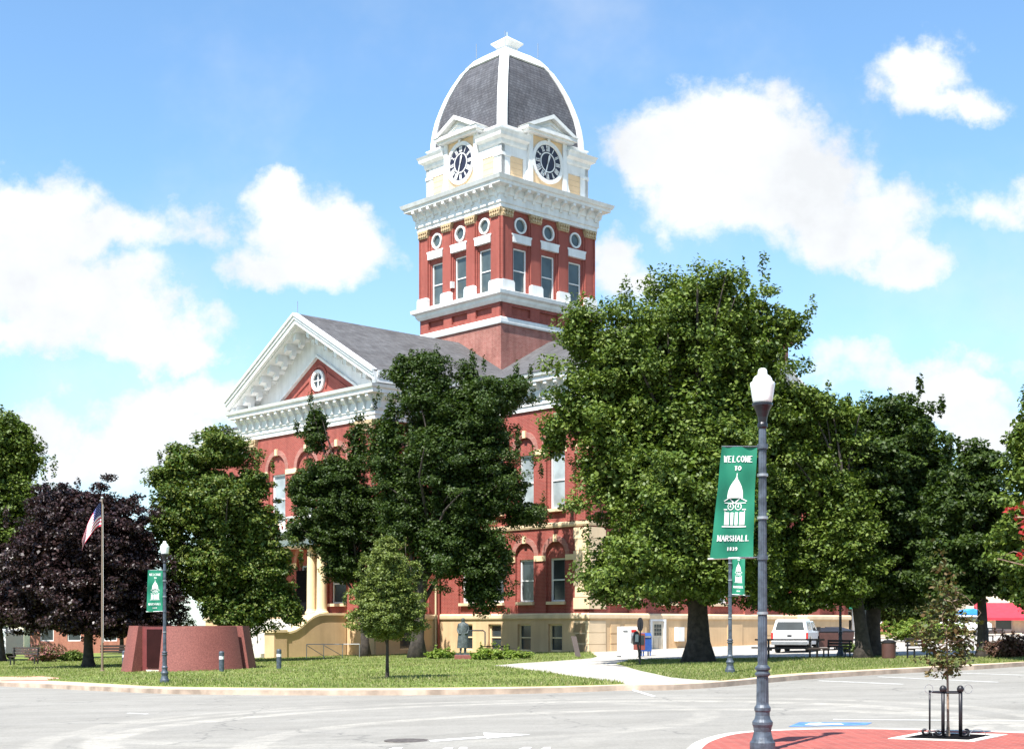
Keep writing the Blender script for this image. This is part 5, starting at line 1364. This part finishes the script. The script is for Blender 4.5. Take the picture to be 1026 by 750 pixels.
m = MB(lambda a, d, z: (a-.15, d, z+.72)); m.prism([(-.06,.1),(.06,.1),(.06,.36),(-.05,.36)], -.092, -.081); m.build('face_plate', MAT['steel'], t)
# pipe railing beside the stair wall
rl = place(330, 659)
t = thing('pipe_railing', 'low grey pipe railing beside the courthouse stair wall', 'railing', rl, R(8))
m = MB()
for x in (-1.2, -.3, .7, 1.6): m.tube([(x, 0, -.1), (x, 0, .75)], .022, 6)
m.build('post', MAT['steel'], t); MB().tube([(-1.2, 0, .75), (1.6, 0, .75)], .022, 6).build('top_rail', MAT['steel'], t)
MB().tube([(-1.2, 0, .70), (-.3, 0, .12)], .018, 6).tube([(-.3, 0, .70), (.7, 0, .12)], .018, 6).build('brace', MAT['steel'], t)
rl2 = on_ground(486, 74)
t = thing('pipe_railing', 'bent grey pipe railing by the basement windows right of the statue', 'railing', rl2, R(-10))
MB().tube([(-1.1, 0, -.1), (-1.1, 0, 1.2), (-1.0, 0, 1.28), (-.1, 0, 1.28), (0, 0, 1.2), (0, 0, .5)], .035, 8).build('top_rail', MAT['steel'], t)
MB().tube([(-.2, 0, .45), (1.3, 0, .45)], .03, 8).tube([(1.3, 0, .45), (1.3, 0, -.1)], .03, 8).build('low_rail', MAT['dark_metal'], t)
# plank leaning on the courthouse wall
lp = place(579.5, 658)
o = MB().add([(-.12,0,0),(.12,0,0),(.12,.05,0),(-.12,.05,0),(-.32,.35,.95),(-.08,.35,.95),(-.08,.40,.95),(-.32,.40,.95)], [(0,1,2,3),(4,5,6,7),(0,1,5,4),(1,2,6,5),(2,3,7,6),(3,0,4,7)]).build('plank', MAT['wood_dark'])
o.location = lp; tag(o, 'dark board leaning against the pale basement wall near the drop box', 'board')
# benches
def make_bench(loc, label, rz, back=True):
    t = thing('park_bench', label, 'bench', loc, rz, 'benches round the courthouse lawn')
    m = MB(); 
    for j in range(3): m.box(-.8, .8, -.22+.16*j, -.09+.16*j, .43, .46)
    m.build('seat', MAT['wood_dark'], t)
    m = MB()
    for j in range(3): m.box(-.8, .8, .26+.02*j, .29+.02*j, .55+.15*j, .66+.15*j)
    m.build('backrest', MAT['wood_dark'], t)
    for x in (-.7, .7):
        m = MB(); m.box(x-.03, x+.03, -.2, -.14, -.1, .43).box(x-.03, x+.03, .2, .26, -.1, .95).box(x-.03, x+.03, -.2, .26, .38, .43); m.build('leg', MAT['dark_metal'], t)
    return t
bn = make_bench(place(24, 665.5), 'dark bench beside the pink flowering shrub', R(-8))
copy_thing(bn, place(116, 663.5), R(20), 'dark bench behind the flagpole')
copy_thing(bn, place(923, 658.8), R(35), 'dark bench under the hedge right of the litter bin').scale = (.75,.75,.75)
copy_thing(bn, place(838, 658.6), R(-50), 'dark bench between the picnic table and the thick double trunk').scale = (.7,.7,.7)
copy_thing(bn, on_ground(1000, 76), R(30), 'dark bench beside the purple-brown shrub').scale = (.8,.8,.8)
def table(loc, label, rz):
    t = thing('picnic_table', label, 'picnic table', loc, rz)
    MB().box(-1.2, 1.2, -.4, .4, .70, .76).build('tabletop', MAT['wood_dark'], t)
    for s in (-1, 1):
        MB().box(-1.2, 1.2, s*.8-.13, s*.8+.13, .40, .45).build('bench_seat', MAT['wood_dark'], t)
    for x in (-.9, .9):
        MB().box(x-.03, x+.03, -.85, .85, .34, .40).box(x-.03, x+.03, -.5, -.44, -.1, .7).box(x-.03, x+.03, .44, .5, -.1, .7).build('leg', MAT['dark_metal'], t)
    return t
table(place(791, 660.3), 'dark picnic table in front of the white pickup', R(4))
# litter bin
lb = place(890.5, 659.5)
t = thing('litter_bin', 'brown barrel litter bin on the lawn right of the thick double trunk', 'litter bin', lb); t.scale = (.75,.75,.72)
MB().lathe([(.30,-.1),(.32,.1),(.33,.75),(.34,.78)], 20).build('body', MAT['brown_bin'], t); MB().lathe([(.35,.78),(.35,.83),(.2,.92),(.05,.93)], 20).build('lid', MAT['dark_metal'], t)
# dumpsters
def dumpster(loc, label, rz):
    t = thing('dumpster', label, 'dumpster', loc, rz, 'brown dumpsters beside the pickup'); t.scale = (.62,.62,.72)
    MB().prism_a([(-.55,.2),(-.7,1.05),(-.7,1.15),(.6,1.4),(.6,.2)], -.9, .9).build('body', MAT['brown_bin'], t)
    MB().add([(-.93,-.73,1.17),(.93,-.73,1.17),(.93,.63,1.42),(-.93,.63,1.42),(-.93,-.73,1.22),(.93,-.73,1.22),(.93,.63,1.47),(-.93,.63,1.47)], [(0,1,2,3),(4,5,6,7),(0,1,5,4),(1,2,6,5),(2,3,7,6),(3,0,4,7)]).build('lid', MAT['dark_metal'], t)
    for x in (-.75, .75):
        for y in (-.4, .4): m = MB(lambda a, d, z, x=x, y=y: (x+d, y+a, z)); m.disc(0, .08, .09, -.03, .03, 12); m.build('wheel', MAT['rubber'], t)
    return t
dumpster(on_ground(829, 66), 'brown dumpster just right of the white pickup', R(10))
dumpster(on_ground(841, 68), 'second brown dumpster, nearer the brick shop', R(35))

# ------------------------------------------------------------------ vehicles
def wheel(parent, x, y, r=.37):
    w = MB(lambda a, d, z: (x+d, y+a, z)); w.disc(0, r, r, -.12, .12, 24); w = w.build('wheel', MAT['rubber'], parent, bevel=.02)
    k = 1 if x > 0 else -1
    MB(lambda a, d, z: (x+d, y+a, z)).disc(0, r, r*.55, k*.121, k*.14, 18).build('rim', MAT['steel'], w)
pk = ground(791, 659, .13); pk = on_ground(791, 62.5)
t = thing('pickup_truck', 'white pickup truck with a white bed cap, parked facing away', 'pickup truck', pk, -R(20)); t.scale = (.85,.85,.85)
# local: rear at y=0, front at y=5.2, x width
m = MB()
m.prism_a([(0,.45),(0,1.08),(.02,1.12),(5.15,1.10),(5.3,.95),(5.3,.45),(4.85,.45),(4.72,.75),(4.5,.86),(4.1,.86),(3.88,.75),(3.78,.42),(1.75,.42),(1.62,.75),(1.4,.86),(1.0,.86),(.78,.75),(.65,.45)], -.93, .93)
m.build('body', MAT['car_white'], t, bevel=.04)
m = MB(); m.add([(-.88,2.1,1.1),(.88,2.1,1.1),(.88,4.3,1.1),(-.88,4.3,1.1),(-.72,2.3,1.68),(.72,2.3,1.68),(.72,3.5,1.68),(-.72,3.5,1.68)], [(3,2,1,0),(4,5,6,7),(0,1,5,4),(1,2,6,5),(2,3,7,6),(3,0,4,7)]); m.build('cab', MAT['car_white'], t, bevel=.05)
m = MB(); m.add([(-.90,.03,1.1),(.90,.03,1.1),(.90,1.98,1.1),(-.90,1.98,1.1),(-.76,.30,1.73),(.76,.30,1.73),(.76,1.98,1.76),(-.76,1.98,1.76)], [(3,2,1,0),(4,5,6,7),(0,1,5,4),(1,2,6,5),(2,3,7,6),(3,0,4,7)]); m.build('bed_cap', MAT['car_white'], t, bevel=.05)
m = MB(); m.add([(-.76,.055,1.18),(.76,.055,1.18),(.66,.245,1.62),(-.66,.245,1.62),(-.76,.085,1.18),(.76,.085,1.18),(.66,.275,1.62),(-.66,.275,1.62)], [(0,1,2,3),(4,5,6,7),(0,1,5,4),(1,2,6,5),(2,3,7,6),(3,0,4,7)]); m.build('rear_window', MAT['glass'], t)
for s in (-1, 1):
    m = MB(); m.add([(s*.895,.5,1.2),(s*.895,1.9,1.2),(s*.80,1.9,1.6),(s*.80,.6,1.6)], [(0,1,2,3)]); m.build('side_window', MAT['glass'], t)
    m = MB(); m.add([(s*.885,2.45,1.16),(s*.885,3.75,1.16),(s*.775,3.4,1.62),(s*.775,2.5,1.62)], [(0,1,2,3)]); m.build('side_window', MAT['glass'], t)
    MB().box(s*.90-.05, s*.90+.05, -.03, .06, .72, 1.05).build('tail_light', MAT['red_lens'], t)
    MB().box(s*1.0-.1, s*1.0+.1, 3.6, 3.7, 1.15, 1.35).build('mirror', MAT['dark_metal'], t)
m = MB(); m.add([(-.8,4.2,1.15),(.8,4.2,1.15),(.68,3.52,1.66),(-.68,3.52,1.66)], [(0,1,2,3)]); m.build('windscreen', MAT['glass'], t)
MB().box(-.92, .92, -.18, .0, .42, .62).build('bumper', MAT['steel'], t, bevel=.02)
MB().box(-.12, .12, -.012, 0, .84, .94).build('handle', MAT['dark_metal'], t); MB().box(-.7, .7, .1, 5.0, .3, .5).build('underbody', MAT['dark_void'], t)
for (x, y) in ((-.80,1.2),(.80,1.2),(-.80,4.3),(.80,4.3)): wheel(t, x, y)
# white van far left
vn = on_ground(15, 98)
t = thing('parked_van', 'white parked van glimpsed between tree trunks at far left', 'van', vn, R(70))
m = MB(); m.prism_a([(0,.4),(0,1.9),(.15,2.1),(3.4,2.1),(3.9,1.9),(4.4,1.25),(5.0,1.1),(5.1,.9),(5.1,.4)], -.95, .95); m.build('body', MAT['car_white'], t, bevel=.06)
for s in (-1, 1):
    m = MB(); m.add([(s*.956,3.1,1.25),(s*.956,4.1,1.25),(s*.956,3.75,1.75),(s*.956,3.1,1.8)], [(0,1,2,3)]); m.build('side_window', MAT['glass'], t)
    MB().box(s*.96-.01, s*.96+.01, 1.2, 1.25, .5, 2.0).build('door_seam', MAT['steel'], t)
for (x, y) in ((-.82,1.0),(.82,1.0),(-.82,4.1),(.82,4.1)): wheel(t, x, y, .35)
# blue and white covered stall under the red awning
cv = on_ground(992, 100)
t = thing('parked_car', 'white car with a blue cover on its roof, below the red awning', 'car', cv, R(80))
m = MB(); m.prism_a([(0,.35),(.0,.85),(.25,.95),(.7,1.4),(2.4,1.45),(3.1,.98),(4.2,.85),(4.4,.6),(4.4,.35)], -.85, .85); m.build('body', MAT['car_white'], t, bevel=.08)
m = MB(); m.prism_a([(.6,1.42),(.75,1.75),(1.3,1.95),(2.0,1.8),(2.4,1.47)], -.75, .75); m.build('roof_cover', MAT['screen_blue'], t, bevel=.1)
for s in (-1, 1):
    m = MB(); m.add([(s*.856,.6,.95),(s*.856,2.8,.95),(s*.856,2.3,1.33),(s*.856,.85,1.33)], [(0,1,2,3)]); m.build('side_window', MAT['glass'], t)
for (x, y) in ((-.75,.85),(.75,.85),(-.75,3.5),(.75,3.5)): wheel(t, x, y, .31)

# ------------------------------------------------------------------ background buildings
def shop(name, label, cat, px0, px1, Y, h, mat, wins=(), awn=None, rz=0, depth=12, parapet=.35, roof=None, trimm='white'):
    c_ = on_ground((px0+px1)/2, Y, 0); w = (px1-px0)/F*Y; t = thing(name, label, cat, c_, rz)
    ops = [(x, hw, z0, z1, False) for (x, hw, z0, z1) in wins]
    m = MB(lambda a, d, z: (a, -d, z)); 
    zs_ = sorted(set(o_[2] for o_ in ops))
    rows = {}
    for o_ in ops: rows.setdefault((o_[2], o_[3]), []).append(o_)
    zc = -1
    for (z0, z1), os_ in sorted(rows.items()):
        if z0-.01 > zc: m.box(-w/2, w/2, -.3, 0, zc, z0-.005)
        arch_wall(m, -w/2, w/2, z0-.005, z1, -.3, 0, os_); zc = z1
    m.box(-w/2, w/2, -.3, 0, zc, h); m.box(-w/2, w/2, -depth, -.31, -1, h-.3)
    m.build('wall', MAT[mat], t)
    MB(lambda a, d, z: (a, -d, z)).box(-w/2-.1, w/2+.1, -.35, .12, h, h+parapet).build('cornice', MAT[trimm], t)
    for (x, hw, z0, z1) in wins:
        f = MB(lambda a, d, z: (a, -d, z)); f.box(x-hw, x-hw+.08, -.2, -.08, z0, z1).box(x+hw-.08, x+hw, -.2, -.08, z0, z1).box(x-hw+.08, x+hw-.08, -.2, -.08, z1-.08, z1).box(x-hw+.08, x+hw-.08, -.2, -.08, z0, z0+.1)
        f = f.build('window', MAT['white'], t); MB(lambda a, d, z: (a, -d, z)).box(x-hw+.05, x+hw-.05, -.18, -.14, z0+.05, z1-.05).build('pane', MAT['glass'], f)
    if awn:
        x0, x1, z0, z1, mt = awn
        MB(lambda a, d, z: (a, -d, z)).prism_a([(.02, z1), (1.5, z0+.2), (1.5, z0), (.02, z0+.35)], x0, x1).build('awning', MAT[mt], t)
    return t
s1 = shop('brick_shop', 'orange brick shop with a white corner post behind the dumpsters', 'shop', 800, 858, 105, 8.5, 'brick_far', [(.2,.7,3.2,4.6),(-1.6,.6,3.2,4.6),(1.0,.85,.6,2.2),(-1.2,.85,.6,2.2)], (-1.9,2.0,2.3,2.9,'green_cloth'))
MB().box(1.75, 2.15, -.35, -.02, -1, 8.4).build('corner_post', MAT['white'], s1)
shop('brick_shop', 'long low orange brick shop behind the hedge, left of the red awning', 'shop', 860, 965, 120, 5.4, 'brick_far', [(-3.2,.8,1,3),(-.8,.8,1,3),(1.6,.8,1,3),(3.6,.6,1,3)])
shop('cream_shop', 'cream shop with a long red awning at the right', 'shop', 968, 1120, 112, 3.9, 'shop_cream', [(-3.0,.7,.3,1.6),(-.2,.7,.3,1.6),(2.4,.7,.3,1.6),(4.8,.7,.3,1.6)], (-5.4,2.0,1.1,2.5,'awning'))
shop('brick_house', 'low orange brick house seen under the purple tree', 'house', 30, 132, 125, 3.6, 'brick_far', [(-3.0,.6,1.2,2.6),(-.6,.6,1.2,2.6),(2.6,.6,1.2,2.6)], depth=9)
shop('brick_house', 'pale far house beyond the left edge behind the white van', 'house', -120, 24, 140, 4.2, 'shop_cream', [(2,.6,1.2,2.6),(5,.6,1.2,2.6)], depth=9)
